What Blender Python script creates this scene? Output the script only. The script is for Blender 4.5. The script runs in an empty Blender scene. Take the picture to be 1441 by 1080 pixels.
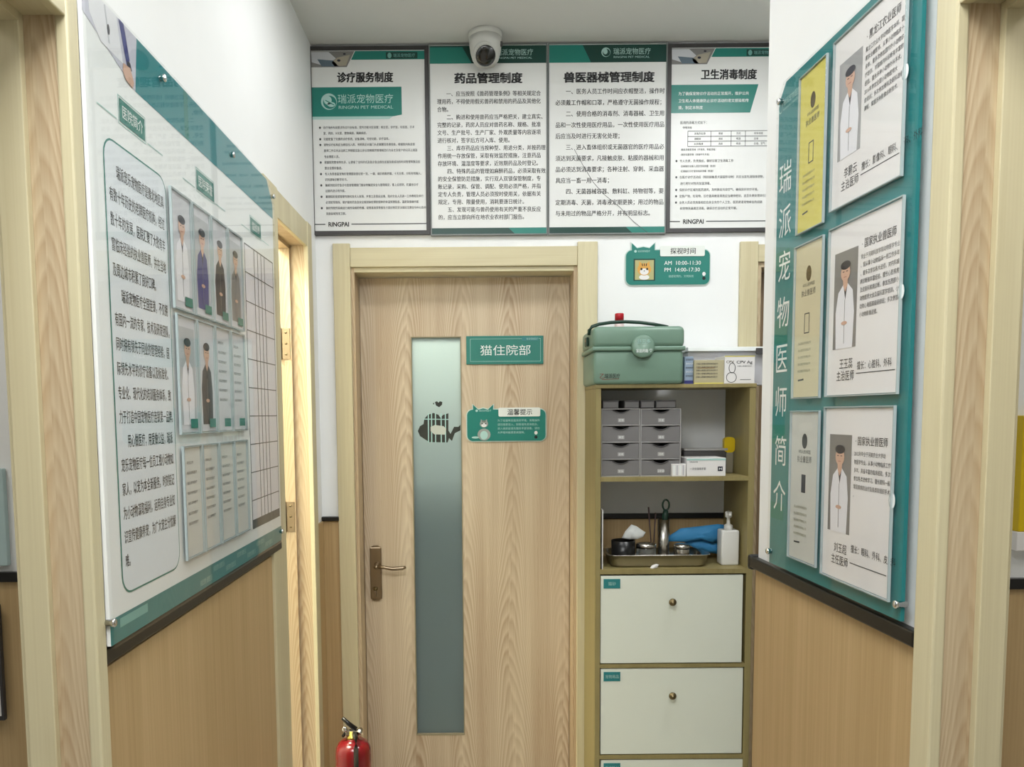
import bpy, bmesh, math, random
from mathutils import Matrix, Vector
random.seed(7)
C = bpy.context.scene.collection
PI = math.pi

# ------------------------------------------------------------------ camera, world, lights, exposure
F_PX, CX, HOR, PITCH, ROLL, EYE = 1080.0, 670.0, 583.0, 0.078, -0.008, 1.56
CY = HOR + F_PX*math.tan(PITCH)
YB = 2.72                                   # back wall
CEIL = 2.815
fw = Vector((0, math.cos(PITCH), -math.sin(PITCH)))
_u = Vector((0, math.sin(PITCH), math.cos(PITCH))); _r = Vector((1, 0, 0))
rt = _r*math.cos(ROLL) + _u*math.sin(ROLL); up = -_r*math.sin(ROLL) + _u*math.cos(ROLL)
EYEP = Vector((0, 0, EYE))
cd = bpy.data.cameras.new('camera'); cam = bpy.data.objects.new('camera', cd); C.objects.link(cam)
cd.sensor_width = 36; cd.lens = F_PX*36/1441; cd.clip_start = 0.02
cd.shift_x = (720.5-CX)/1441; cd.shift_y = (CY-540)/1441
M = Matrix.Identity(4)
for i in range(3):
    M[i][0], M[i][1], M[i][2], M[i][3] = rt[i], up[i], -fw[i], EYEP[i]
cam.matrix_world = M
bpy.context.scene.camera = cam

w = bpy.data.worlds.new('world'); bpy.context.scene.world = w; w.use_nodes = True
w.node_tree.nodes['Background'].inputs[0].default_value = (0.9, 0.95, 1, 1)
w.node_tree.nodes['Background'].inputs[1].default_value = 0.25

def area(name, loc, sx, sy, watts, col=(1, 1, 1), aim=(0, 0, -1)):
    l = bpy.data.lights.new(name, 'AREA'); l.shape = 'RECTANGLE'; l.size = sx; l.size_y = sy
    l.energy = watts; l.color = col
    o = bpy.data.objects.new(name, l); C.objects.link(o); o.location = loc
    o.rotation_euler = Vector(aim).to_track_quat('-Z', 'Y').to_euler()
    return o
area('panel_light_corridor', (0.0, 1.95, CEIL-0.02), 0.5, 0.3, 5, (0.97, 0.99, 1))
area('panel_light_entrance', (-0.1, 0.1, CEIL-0.02), 0.8, 1.0, 34, (0.97, 0.99, 1))
area('panel_light_left_room', (-1.3, 2.25, CEIL-0.05), 0.5, 0.4, 75, (1, 0.95, 0.72))
area('pane_backlight_cat_ward', (-0.15, 3.45, 2.35), 0.7, 0.25, 46, (0.95, 1, 0.97), (0, -1, -.25))  # added lamp, aimed at the frosted pane from behind to brighten its top
area('panel_light_near_left_room', (-1.5, 0.9, CEIL-0.05), 0.6, 0.6, 10, (1, 0.97, 0.9))
area('panel_light_near_right_room', (1.6, 0.7, CEIL-0.05), 0.6, 0.6, 10, (1, 0.97, 0.9))
area('panel_light_side_passage', (0.95, 1.96, CEIL-0.02), 0.3, 0.3, 7.5, (0.97, 0.99, 1))
vs = bpy.context.scene.view_settings
vs.view_transform = 'Standard'; vs.look = 'None'; vs.gamma = 1; vs.use_curve_mapping = False
vs.exposure = 0.27

# ------------------------------------------------------------------ frames: real planes of the room
class Frame:
    """local x = to the right when facing the wall, local y = into the wall, z = up"""
    def __init__(s, origin, rot):
        s.m = Matrix.Translation(origin) @ Matrix.Rotation(rot, 4, 'Z'); s.i = s.m.inverted()
    def at(s, px, py, y=0.0):
        d = fw + rt*((px-CX)/F_PX) - up*((py-CY)/F_PX)
        o = s.i @ EYEP; d = s.i.to_3x3() @ d
        t = (y-o.y)/d.y
        return (o.x+d.x*t, o.z+d.z*t)
B = Frame((0, 0, 0), 0)
YAL, YAR = math.radians(0.5), math.radians(-2.5)
_a = B.at(450, 583, YB)[0]
L = Frame((_a - math.tan(YAL)*YB, 0, 0), PI/2 - YAL)
R = Frame((0.664 - math.tan(YAR)*1.1, 0, 0), -PI/2 - YAR)

# ------------------------------------------------------------------ materials
def srgb(c):
    return tuple(((v/255)/12.92 if v/255 <= .04045 else ((v/255+.055)/1.055)**2.4) for v in c) + (1,)
MATS = {}
def mat(name, col, rough=.5, metal=0, coat=0, trans=0, emit=0, bump=0, var=0, ior=1.45, spec=.5):
    if name in MATS: return MATS[name]
    m = bpy.data.materials.new(name); m.use_nodes = True; nt = m.node_tree
    b = nt.nodes['Principled BSDF']; c = srgb(col)
    b.inputs['Base Color'].default_value = c; b.inputs['Roughness'].default_value = rough
    b.inputs['Metallic'].default_value = metal; b.inputs['Coat Weight'].default_value = coat
    b.inputs['Transmission Weight'].default_value = trans; b.inputs['IOR'].default_value = ior
    b.inputs['Specular IOR Level'].default_value = spec
    b.inputs['Coat Roughness'].default_value = .05
    if emit: b.inputs['Emission Color'].default_value = c; b.inputs['Emission Strength'].default_value = emit
    tc = nt.nodes.new('ShaderNodeTexCoord'); nz = nt.nodes.new('ShaderNodeTexNoise')
    nz.inputs['Scale'].default_value = 6; nz.inputs['Detail'].default_value = 3
    nt.links.new(tc.outputs['Object'], nz.inputs['Vector'])
    v = var or .03
    mr = nt.nodes.new('ShaderNodeMapRange'); mr.inputs[3].default_value = 1-v; mr.inputs[4].default_value = 1+v
    nt.links.new(nz.outputs['Fac'], mr.inputs[0])
    hs = nt.nodes.new('ShaderNodeHueSaturation'); hs.inputs['Color'].default_value = c
    nt.links.new(mr.outputs[0], hs.inputs['Value']); nt.links.new(hs.outputs[0], b.inputs['Base Color'])
    if bump:
        n2 = nt.nodes.new('ShaderNodeTexNoise'); n2.inputs['Scale'].default_value = 140
        nt.links.new(tc.outputs['Object'], n2.inputs['Vector'])
        bp = nt.nodes.new('ShaderNodeBump'); bp.inputs['Strength'].default_value = bump; bp.inputs['Distance'].default_value = .002
        nt.links.new(n2.outputs['Fac'], bp.inputs['Height']); nt.links.new(bp.outputs[0], b.inputs['Normal'])
    MATS[name] = m; return m

def wood(name, base, dark, col=.19, ck=1300.0, kz=13.0, wob=2.6, amt=.5, fibre=.3, rough=.45, horiz=False):
    """sawn oak: arched growth rings in columns of width col, fine fibres, all in object space"""
    m = bpy.data.materials.new(name); m.use_nodes = True; nt = m.node_tree; N = nt.nodes.new; K = nt.links.new
    b = nt.nodes['Principled BSDF']; b.inputs['Roughness'].default_value = rough
    def math_(op, a, b2=None, c=None, clamp=False):
        n = N('ShaderNodeMath'); n.operation = op; n.use_clamp = clamp
        for k, v in enumerate((a, b2, c)):
            if v is None: continue
            if isinstance(v, (int, float)): n.inputs[k].default_value = v
            else: K(v, n.inputs[k])
        return n.outputs[0]
    tc = N('ShaderNodeTexCoord'); sp = N('ShaderNodeSeparateXYZ'); K(tc.outputs['Object'], sp.inputs[0])
    X, Z = (sp.outputs[2], sp.outputs[0]) if horiz else (sp.outputs[0], sp.outputs[2])
    def noise(sc, det=1.0, rg=.5):
        mp = N('ShaderNodeMapping'); mp.inputs['Scale'].default_value = (sc[2], sc[1], sc[0]) if horiz else sc; K(tc.outputs['Object'], mp.inputs['Vector'])
        nz = N('ShaderNodeTexNoise'); nz.inputs['Scale'].default_value = 1; nz.inputs['Detail'].default_value = det; nz.inputs['Roughness'].default_value = rg
        K(mp.outputs[0], nz.inputs['Vector']); return nz.outputs['Fac']
    n1 = noise((2.5, 2.5, 1.3)); n2 = noise((14, 14, 3.0), 1.5); xx = math_('ADD', math_('ADD', X, sp.outputs[1]), math_('MULTIPLY', n1, col*.55))
    u = math_('PINGPONG', math_('ADD', xx, 5.0), col/2)
    cell = math_('FLOOR', math_('DIVIDE', math_('ADD', xx, 5.0), col))
    v = math_('ADD', math_('MULTIPLY', math_('MULTIPLY', u, u), ck), math_('MULTIPLY', Z, kz))
    v = math_('ADD', v, math_('MULTIPLY', n2, wob)); v = math_('ADD', v, math_('MULTIPLY', cell, 3.37))
    fr = math_('FRACT', v)
    rp = N('ShaderNodeValToRGB'); K(fr, rp.inputs[0]); el = rp.color_ramp.elements
    el[0].position = 0; el[0].color = (0, 0, 0, 1); el[1].position = .72; el[1].color = (amt, amt, amt, 1); e = el.new(1.0); e.color = (0, 0, 0, 1)
    fib = math_('MULTIPLY_ADD', noise((260, 260, 2.5), 2), fibre*1.6, -fibre*.8)
    fade = noise((4, 4, 1.1)); g = math_('MULTIPLY', rp.outputs[0], math_('MULTIPLY_ADD', fade, 2.2, -.35, True))
    big = math_('MULTIPLY_ADD', noise((22, 22, .5)), .8, -.15)
    t = math_('ADD', math_('ADD', g, fib), big, None, True)
    mx = N('ShaderNodeMix'); mx.data_type = 'RGBA'; mx.inputs[6].default_value = srgb(base); mx.inputs[7].default_value = srgb(dark)
    K(t, mx.inputs[0]); K(mx.outputs[2], b.inputs['Base Color'])
    MATS[name] = m; return m

PAINT = mat('white_wall_paint', (236, 237, 236), .7, bump=.05)
CEILM = mat('ceiling_paint', (216, 216, 212), .8, bump=.05)
FLOORM = mat('floor_tile', (176, 172, 162), .3)
LEAF = wood('light_oak_door', (214, 199, 172), (160, 132, 102), amt=.62)
CASE = wood('pale_oak_casing', (212, 203, 168), (184, 170, 132), .3, 200, 2, 1, .15)
CASEH = wood('pale_oak_casing_across', (212, 203, 168), (184, 170, 132), .3, 200, 2, 1, .15, horiz=True)
JAMB = wood('oak_jamb', (212, 195, 162), (166, 136, 102), .11, 3000, 16, 2.2, .6)
WAIN = wood('tan_wainscot_board', (194, 166, 122), (160, 132, 86), .4, 60, 1, .6, .12, .55)
CABW = wood('olive_oak_shelving', (154, 141, 94), (120, 108, 64), .3, 200, 2, 1, .15)
BLACK = mat('black_rail', (28, 27, 25), .35)
BLACKP = mat('black_plastic', (18, 18, 18), .3)
FRAMEG = mat('dark_grey_frame', (62, 60, 60), .4)
SHEETW = mat('white_print', (222, 223, 220), .35)
INK = mat('black_ink', (24, 24, 26), .5)
INKG = mat('grey_ink', (70, 72, 74), .5)
TEAL = mat('teal_print', (32, 122, 110), .35)
TEALD = mat('dark_green_print', (18, 62, 54), .35)
TEALM = mat('mid_teal_print', (44, 126, 128), .3)
TEALB = mat('blue_teal_print', (30, 128, 134), .3)
TEALL = mat('light_teal_print', (120, 176, 170), .35)
WHITEI = mat('white_ink', (236, 240, 238), .4)
PALEI = mat('pale_teal_ink', (170, 205, 198), .4)
STEEL = mat('brushed_steel', (190, 186, 178), .25, 1)
BRONZE = mat('aged_brass', (118, 104, 76), .35, 1)
NICKEL = mat('satin_nickel', (150, 134, 112), .3, 1)
CHROME = mat('chrome', (215, 215, 215), .12, 1)
WPLA = mat('white_plastic', (225, 225, 220), .35)
PHOTOG = mat('photo_grey', (128, 126, 124), .4)
PHOTOL = mat('photo_light_grey', (200, 202, 206), .4)
PHOTOD = mat('photo_dark', (46, 46, 58), .4)
SKIN = mat('photo_skin', (206, 168, 146), .4)
COAT = mat('photo_white_coat', (226, 226, 230), .4)
NAVY = mat('photo_navy', (62, 66, 128), .4)
PAPER = mat('paper', (228, 226, 224), .5)
CERT = mat('yellow_certificate', (212, 202, 98), .4, var=.12)
CERTW = mat('cream_certificate', (206, 198, 164), .4, var=.08)
CERTG = mat('grey_certificate', (204, 205, 198), .4, var=.1)
RED = mat('extinguisher_red', (122, 10, 20), .22, coat=.5)
GREENP = mat('sage_green_plastic', (112, 140, 123), .35)
GREEND = mat('dark_green_plastic', (30, 58, 46), .4)
GREYP = mat('grey_smoked_plastic', (122, 120, 120), .3)
GREYF = mat('light_grey_plastic', (172, 170, 168), .4)
DKBOX = mat('charcoal_box', (74, 72, 72), .5)
DRAWW = mat('cream_white_laminate', (226, 230, 216), .3)
YEL = mat('yellow_plastic', (214, 184, 20), .4)
BLUE = mat('blue_surgical_drape', (66, 148, 204), .55, var=.15)
GLJAR = mat('clear_glass', (230, 235, 232), .05, trans=.9)

def acrylic(name, tint, strength, rough=.02):
    m = bpy.data.materials.new(name); m.use_nodes = True; nt = m.node_tree; nt.nodes.clear(); N = nt.nodes.new; K = nt.links.new
    out = N('ShaderNodeOutputMaterial'); tr = N('ShaderNodeBsdfTransparent'); tr.inputs[0].default_value = tint
    gl = N('ShaderNodeBsdfGlossy'); gl.inputs['Roughness'].default_value = rough
    fr = N('ShaderNodeFresnel'); fr.inputs[0].default_value = 1.49
    mu = N('ShaderNodeMath'); mu.operation = 'MULTIPLY'; mu.inputs[1].default_value = strength; mu.use_clamp = True
    mx = N('ShaderNodeMixShader'); ge = N('ShaderNodeNewGeometry'); iv = N('ShaderNodeMath'); iv.operation = 'SUBTRACT'; iv.inputs[0].default_value = 1; K(ge.outputs['Backfacing'], iv.inputs[1])
    m3 = N('ShaderNodeMath'); m3.operation = 'MULTIPLY'; K(mu.outputs[0], m3.inputs[0]); K(iv.outputs[0], m3.inputs[1])
    K(fr.outputs[0], mu.inputs[0]); K(m3.outputs[0], mx.inputs[0]); K(tr.outputs[0], mx.inputs[1]); K(gl.outputs[0], mx.inputs[2]); K(mx.outputs[0], out.inputs[0])
    MATS[name] = m; return m
ACR = acrylic('clear_acrylic', (.995, 1, .998, 1), 1.0)
POCK = acrylic('pocket_acrylic', (.995, .995, .995, 1), .9, .04)

def frosted():
    m = bpy.data.materials.new('frosted_glass'); m.use_nodes = True; nt = m.node_tree; nt.nodes.clear(); N = nt.nodes.new; K = nt.links.new
    out = N('ShaderNodeOutputMaterial'); tl = N('ShaderNodeBsdfTranslucent'); tl.inputs[0].default_value = (.82, .86, .79, 1)
    df = N('ShaderNodeBsdfDiffuse'); df.inputs[0].default_value = (.15, .215, .25, 1)
    gl = N('ShaderNodeBsdfGlossy'); gl.inputs['Roughness'].default_value = .22; gl.inputs[0].default_value = (.8, .9, .88, 1)
    lw = N('ShaderNodeLayerWeight'); lw.inputs[0].default_value = .25
    m1 = N('ShaderNodeMixShader'); m1.inputs[0].default_value = .5; K(df.outputs[0], m1.inputs[1]); K(tl.outputs[0], m1.inputs[2])
    ma = N('ShaderNodeMath'); ma.operation = 'MULTIPLY_ADD'; ma.inputs[1].default_value = .6; ma.inputs[2].default_value = .10; K(lw.outputs['Fresnel'], ma.inputs[0])
    m2 = N('ShaderNodeMixShader'); K(ma.outputs[0], m2.inputs[0]); K(m1.outputs[0], m2.inputs[1]); K(gl.outputs[0], m2.inputs[2]); K(m2.outputs[0], out.inputs[0])
    return m
FROST = frosted()

# ------------------------------------------------------------------ mesh builder
class MB:
    def __init__(s): s.v = []; s.f = []; s.m = []; s.sm = []; s.mats = []
    def mi(s, m):
        if m not in s.mats: s.mats.append(m)
        return s.mats.index(m)
    def add(s, vs, fs, m, smooth=False):
        o = len(s.v); s.v += [tuple(v) for v in vs]; k = s.mi(m)
        for f in fs: s.f.append([i+o for i in f]); s.m.append(k); s.sm.append(smooth)
        return s
    def box(s, x0, x1, y0, y1, z0, z1, m, bev=0, seg=2, smooth=False):
        x0, x1 = min(x0, x1), max(x0, x1); y0, y1 = min(y0, y1), max(y0, y1); z0, z1 = min(z0, z1), max(z0, z1)
        vs = [(x, y, z) for z in (z0, z1) for y in (y0, y1) for x in (x0, x1)]
        fs = [(0, 2, 3, 1), (4, 5, 7, 6), (0, 1, 5, 4), (2, 6, 7, 3), (0, 4, 6, 2), (1, 3, 7, 5)]
        if not bev: return s.add(vs, fs, m)
        bm = bmesh.new(); bv = [bm.verts.new(v) for v in vs]
        for f in fs: bm.faces.new([bv[i] for i in f])
        bmesh.ops.bevel(bm, geom=bm.edges[:], offset=min(bev, .49*min(x1-x0, y1-y0, z1-z0)), segments=seg, profile=.5, affect='EDGES')
        return s.addbm(bm, m, smooth or seg > 2)
    def addbm(s, bm, m, smooth=False, mx=None):
        bm.verts.index_update()
        vs = [(mx @ v.co if mx else v.co) for v in bm.verts]; fs = [[v.index for v in f.verts] for f in bm.faces]
        bm.free(); return s.add(vs, fs, m, smooth)
    def prism(s, poly, y0, y1, m):
        n = len(poly)
        a = sum(poly[i][0]*poly[(i+1) % n][1]-poly[(i+1) % n][0]*poly[i][1] for i in range(n))
        if a < 0: poly = poly[::-1]
        vs = [(x, y0, z) for x, z in poly] + [(x, y1, z) for x, z in poly]
        fs = [list(range(n)), list(range(2*n-1, n-1, -1))] + [(i, i+n, (i+1) % n+n, (i+1) % n) for i in range(n)]
        return s.add(vs, fs, m)
    def flat(s, poly, y, m): return s.prism(poly, y, y+.00015, m)
    def rect(s, x0, x1, z0, z1, y, m): return s.flat([(x0, z0), (x1, z0), (x1, z1), (x0, z1)], y, m)
    def frame(s, x0, x1, z0, z1, t, y, m, y1=None):
        for a in ((x0, x1, z1-t, z1), (x0, x1, z0, z0+t), (x0, x0+t, z0+t, z1-t), (x1-t, x1, z0+t, z1-t)):
            if y1 is None: s.rect(*a, y, m)
            else: s.box(a[0], a[1], y, y1, a[2], a[3], m)
        return s
    def lathe(s, prof, c, m, seg=24, axis='z', smooth=True):
        vs = []; fs = []
        for r, h in prof:
            for k in range(seg):
                a = 2*PI*k/seg; p, q = r*math.cos(a), r*math.sin(a)
                vs.append((c[0]+p, c[1]+q, c[2]+h) if axis == 'z' else (c[0]+p, c[1]-h, c[2]+q) if axis == 'y' else (c[0]+h, c[1]+p, c[2]+q))
        for i in range(len(prof)-1):
            for k in range(seg):
                k2 = (k+1) % seg; fs.append((i*seg+k, i*seg+k2, (i+1)*seg+k2, (i+1)*seg+k))
        fs.append(list(range(seg))[::-1]); fs.append([(len(prof)-1)*seg+k for k in range(seg)])
        return s.add(vs, fs, m, smooth)
    def tube(s, pts, r, m, seg=8, close=False):
        pts = [Vector(p) for p in pts]; n = len(pts); rs = r if isinstance(r, (list, tuple)) else [r]*n
        vs = []; fs = []
        for i, p in enumerate(pts):
            a = pts[(i-1) % n] if (i or close) else p; b = pts[(i+1) % n] if (i < n-1 or close) else p
            t = (b-a).normalized(); ref = Vector((0, 0, 1)) if abs(t.z) < .9 else Vector((0, 1, 0))
            u = t.cross(ref).normalized(); v = t.cross(u)
            for k in range(seg):
                an = 2*PI*k/seg; vs.append(p+u*math.cos(an)*rs[i]+v*math.sin(an)*rs[i])
        for i in range(n if close else n-1):
            j = (i+1) % n
            for k in range(seg):
                k2 = (k+1) % seg; fs.append((i*seg+k, i*seg+k2, j*seg+k2, j*seg+k))
        if not close: fs.append(list(range(seg))[::-1]); fs.append([(n-1)*seg+k for k in range(seg)])
        return s.add(vs, fs, m, True)
    def ball(s, c, r, m, sc=(1, 1, 1), u=20, v=12, mx=None):
        bm = bmesh.new(); bmesh.ops.create_uvsphere(bm, u_segments=u, v_segments=v, radius=r)
        for q in bm.verts: q.co = Vector((q.co.x*sc[0], q.co.y*sc[1], q.co.z*sc[2]))
        t = Matrix.Translation(c) @ (mx or Matrix.Identity(4))
        return s.addbm(bm, m, True, t)
    def ell(s, x, z, rx, rz, y, m, n=20, a0=0, a1=2*PI):
        full = abs(a1-a0-2*PI) < 1e-6
        pts = [(x+rx*math.cos(a0+(a1-a0)*k/(n if full else n-1)), z+rz*math.sin(a0+(a1-a0)*k/(n if full else n-1))) for k in range(n)]
        return s.flat(pts, y, m)
    def line(s, a, b, t, y, m):
        d = Vector((b[0]-a[0], b[1]-a[1])); 
        if d.length < 1e-6: return s
        n = Vector((-d.y, d.x)).normalized()*t/2
        return s.flat([(a[0]-n.x, a[1]-n.y), (b[0]-n.x, b[1]-n.y), (b[0]+n.x, b[1]+n.y), (a[0]+n.x, a[1]+n.y)], y, m)
    def poly(s, F, pts, y, m):          # outline given on the real plane through F.at
        return s.flat([F.at(px, py, y) for px, py in pts], y, m)
    # text: x = left edge, z = centre line, cw = width of one full-width character, ch = em height
    def text(s, body, x, z, cw, ch, y, m, off=0.0, align='l', vert=False):
        if vert:
            for i, c in enumerate(body): s.text(c, x, z-i*ch*1.28, cw, ch, y, m, off)
            return s
        vs, fs, wd = glyphs(body)
        sx, sz = cw/EM, ch/EM
        x0 = x - (0 if align == 'l' else wd*sx/2 if align == 'c' else wd*sx)
        d = abs(off)*.9
        sh = [(0, 0)] if off <= 0 else [(-d, 0), (d, 0)] if off < .015 else [(-d, -d*.6), (d, -d*.6), (-d, d*.6), (d, d*.6)]
        for i, (a, b) in enumerate(sh):
            s.add([(x0+(p[0]+a)*sx, y-.00004*i, z+(p[1]+b-.37*EM)*sz) for p in vs], fs, m)
        return s
    def build(s, name, parent=None, F=None, org=None, label=None, cat=None, group=None, kind=None):
        me = bpy.data.meshes.new(name)
        o = bpy.data.objects.new(name, me); C.objects.link(o)
        if parent is not None:
            o.parent = parent; off = Vector(parent.get('_org', (0, 0, 0)))
            if org is None: org = off
            o.location = Vector(org)-off
            o['_org'] = tuple(org)
        else:
            org = Vector(org or (0, 0, 0)); o['_org'] = tuple(org)
            o.matrix_world = (F.m if F else Matrix.Identity(4)) @ Matrix.Translation(org)
        org = Vector(org)
        me.from_pydata([tuple(Vector(v)-org) for v in s.v], [], s.f)
        for m in s.mats: me.materials.append(m)
        me.polygons.foreach_set('material_index', s.m); me.polygons.foreach_set('use_smooth', s.sm); me.update()
        tag(o, label, cat, group, kind); return o

def tag(o, label=None, cat=None, group=None, kind=None):
    if label: o['label'] = label
    if cat: o['category'] = cat
    if group: o['group'] = group
    if kind: o['kind'] = kind
    return o
def thing(name, label, cat, org, F=None, group=None, kind=None):
    o = bpy.data.objects.new(name, None); C.objects.link(o); o.empty_display_size = .05
    o.matrix_world = (F.m if F else Matrix.Identity(4)) @ Matrix.Translation(org)
    o['_org'] = tuple(org)
    return tag(o, label, cat, group, kind)

_tc = {}
def glyphs(body, off=0.0):
    if (body, off) in _tc: return _tc[(body, off)]
    cu = bpy.data.curves.new('lettering', 'FONT'); cu.body = body; cu.size = 1; cu.resolution_u = 2; cu.offset = off
    o = bpy.data.objects.new('lettering', cu); C.objects.link(o)
    dg = bpy.context.evaluated_depsgraph_get()
    me = bpy.data.meshes.new_from_object(o.evaluated_get(dg))
    vs = [tuple(v.co) for v in me.vertices]; fs = []
    for p in me.polygons: fs.append(list(p.vertices)[::-1] if p.normal.z < 0 else list(p.vertices))
    wd = max([v[0] for v in vs], default=0)
    bpy.data.objects.remove(o); bpy.data.curves.remove(cu); bpy.data.meshes.remove(me)
    _tc[(body, off)] = (vs, fs, wd); return _tc[(body, off)]
EM = 1.0
EM = (glyphs('国国国国国国国国国国国')[2]-glyphs('国')[2])/10

def rrect(x0, x1, z0, z1, r, n=5):
    p = []
    for cx, cz, a in ((x1-r, z1-r, 0), (x0+r, z1-r, PI/2), (x0+r, z0+r, PI), (x1-r, z0+r, 1.5*PI)):
        for k in range(n+1): p.append((cx+r*math.cos(a+k*PI/2/n), cz+r*math.sin(a+k*PI/2/n)))
    return p

# ------------------------------------------------------------------ room shell
RAILZ0, RAILZ1 = 1.184, 1.206
LN = L.at(134, 540, -.018)[0]                     # near end of the left wall (outer casing edge)
LJ = L.at(121, 540, -.018)[0]                # jamb line near left doorway
RN = R.at(1298, 540, -.018)[0]; RJ = R.at(1324, 540, -.018)[0]
R_END = R.at(1071.5, 583)[0]               # far end of the right wall (local x, negative = farther)
LO0, LO1 = L.at(391, 583)[0], L.at(433.5, 583)[0]+.0   # far-left opening
HEADZ = 2.104
TH, RR0, RR1 = .083, 1.208, 1.233
# left wall (local x = distance from the camera)
lb = L.at(450, 583)[0]+.02
mb = MB()
H2 = L.at(393, 318)[1]; H2 = 2.11
mb.box(LJ+.012, LO0-.012, 0, TH, 0, CEIL, PAINT).box(LO0-.012, LO1+.012, 0, TH, H2+.015, CEIL, PAINT).box(LO1+.012, lb+.05, 0, TH, 0, CEIL, PAINT)
mb.box(-.2, LJ+.012, 0, TH, HEADZ+.03, CEIL, PAINT).box(-2.2, -.2, 0, TH, 0, CEIL, PAINT)
wl = mb.build('wall_left', F=L, label='left corridor wall, white paint above the black rail', cat='wall', kind='structure')
mb = MB(); mb.box(LJ+.03, LO0-.05, -.006, 0, 0, RAILZ0, WAIN).box(LO1+.045, lb-.005, -.006, 0, 0, RAILZ0, WAIN).box(-2.2, -.2, -.006, 0, 0, RAILZ0, WAIN)
mb.build('wainscot', wl)
mb = MB(); mb.box(LN, LO0-.055, -.016, 0, 1.192, 1.216, BLACK, .003)
mb.build('trim_1', F=L, label='black rail under the hospital board on the left wall', cat='wall rail', kind='structure')
# right wall (local x = minus distance)
mb = MB(); mb.box(R_END, RJ-.012, 0, TH, 0, CEIL, PAINT).box(RJ-.012, .2, 0, TH, HEADZ+.03, CEIL, PAINT).box(.2, 2.2, 0, TH, 0, CEIL, PAINT)
wr = mb.build('wall_right', F=R, label='right corridor wall, white paint above the black rail', cat='wall', kind='structure')
mb = MB(); mb.box(R_END+.001, RJ-.03, -.006, 0, 0, RR0, WAIN).box(.2, 2.2, -.006, 0, 0, RAILZ0, WAIN); mb.build('wainscot', wr)
mb = MB(); mb.box(R_END-.012, RN, -.018, 0, RR0, RR1, BLACK, .003).box(R_END-.018, R_END, -.02, TH+.02, RR0-.006, RR1+.004, BLACK, .007)
mb.build('trim_2', F=R, label='black rail under the doctor board, capped at the corner', cat='wall rail', kind='structure')
# back wall with two door holes
dx0, dx1 = B.at(494, 560, YB)[0], B.at(815, 560, YB)[0]; DZ = B.at(650, 374, YB)[1]
ex0, ex1 = B.at(1062, 450, YB)[0], B.at(1062, 450, YB)[0]+.62; EZ = B.at(1070, 368, YB)[1]
bx0, bx1 = _a-.12, 2.2
mb = MB(); mb.box(bx0, dx0, YB, YB+.14, 0, CEIL, PAINT).box(dx0, dx1, YB, YB+.14, DZ, CEIL, PAINT).box(dx1, ex0, YB, YB+.14, 0, CEIL, PAINT)
mb.box(ex0, ex1, YB, YB+.14, EZ, CEIL, PAINT).box(ex1, bx1, YB, YB+.14, 0, CEIL, PAINT)
wb = mb.build('wall_back', label='white back wall around the cat ward door', cat='wall', kind='structure')
mb = MB(); mb.box(_a, B.at(475, 560, YB)[0], YB-.006, YB, 0, RAILZ0, WAIN).box(dx1+.06, ex0-.055, YB-.006, YB, 0, RAILZ0, WAIN).box(ex1+.06, bx1, YB-.006, YB, 0, RAILZ0, WAIN)
mb.build('wainscot', wb)
mb = MB(); mb.box(_a, B.at(474.5, 560, YB)[0], YB-.016, YB, RAILZ0, RAILZ1-.006, BLACK, .003)
mb.build('trim_3', label='short black rail between the corner and the cat ward door', cat='wall rail', kind='structure')
mb = MB(); mb.box(dx1+.062, ex0-.057, YB-.016, YB, RAILZ0, RAILZ1-.003, BLACK, .003)
mb.build('trim_4', label='black rail behind the open shelving', cat='wall rail', kind='structure')
MB().box(-3, 3, -2.3, 5, CEIL, CEIL+.1, CEILM).build('ceiling', label='pale grey painted ceiling', cat='ceiling', kind='structure')
MB().box(-3, 3, -2.3, 5, -.1, 0, FLOORM).build('floor', label='grey tiled floor', cat='floor', kind='structure')
MB().box(-3, 3, -2.35, -2.25, 0, CEIL, PAINT).build('wall_entrance', label='white wall at the entrance end of the corridor', cat='wall', kind='structure')
MB().box(-3.05, -2.95, -2.3, 5, 0, CEIL, PAINT).build('wall_outer_left', label='outer wall of the rooms on the left', cat='wall', kind='structure')
MB().box(2.95, 3.05, -2.3, 5, 0, CEIL, PAINT).build('wall_outer_right', label='outer wall of the rooms on the right', cat='wall', kind='structure')
MB().box(-3, 3, 4.4, 4.5, 0, CEIL, PAINT).build('wall_cat_ward', label='far wall of the cat ward', cat='wall', kind='structure')
# partitions of side rooms
lw = MB().box(-3, -.69, 1.75, 1.85, 0, CEIL, PAINT).build('wall_left_room', label='partition wall seen past the near left doorway', cat='wall', kind='structure')
MB().box(-3, -.69, 1.744, 1.75, 0, RAILZ0, WAIN).build('wainscot', lw)
MB().box(-3, -.69, 1.736, 1.752, RAILZ0, RAILZ1, BLACK).build('trim_5', label='black rail in the room past the near left doorway', cat='wall rail', kind='structure')
px_ = 0.76
rw = MB().box(px_, 3, 1.60, 1.70, 0, CEIL, PAINT).build('wall_right_room', label='partition wall seen past the near right doorway', cat='wall', kind='structure')
MB().box(px_+.02, 3, 1.594, 1.60, 0, RAILZ0, WAIN).build('wainscot', rw)
MB().box(px_+.02, 3, 1.586, 1.602, RAILZ0, RAILZ1, BLACK).build('trim_6', label='black rail in the room past the near right doorway', cat='wall rail', kind='structure')

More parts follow.
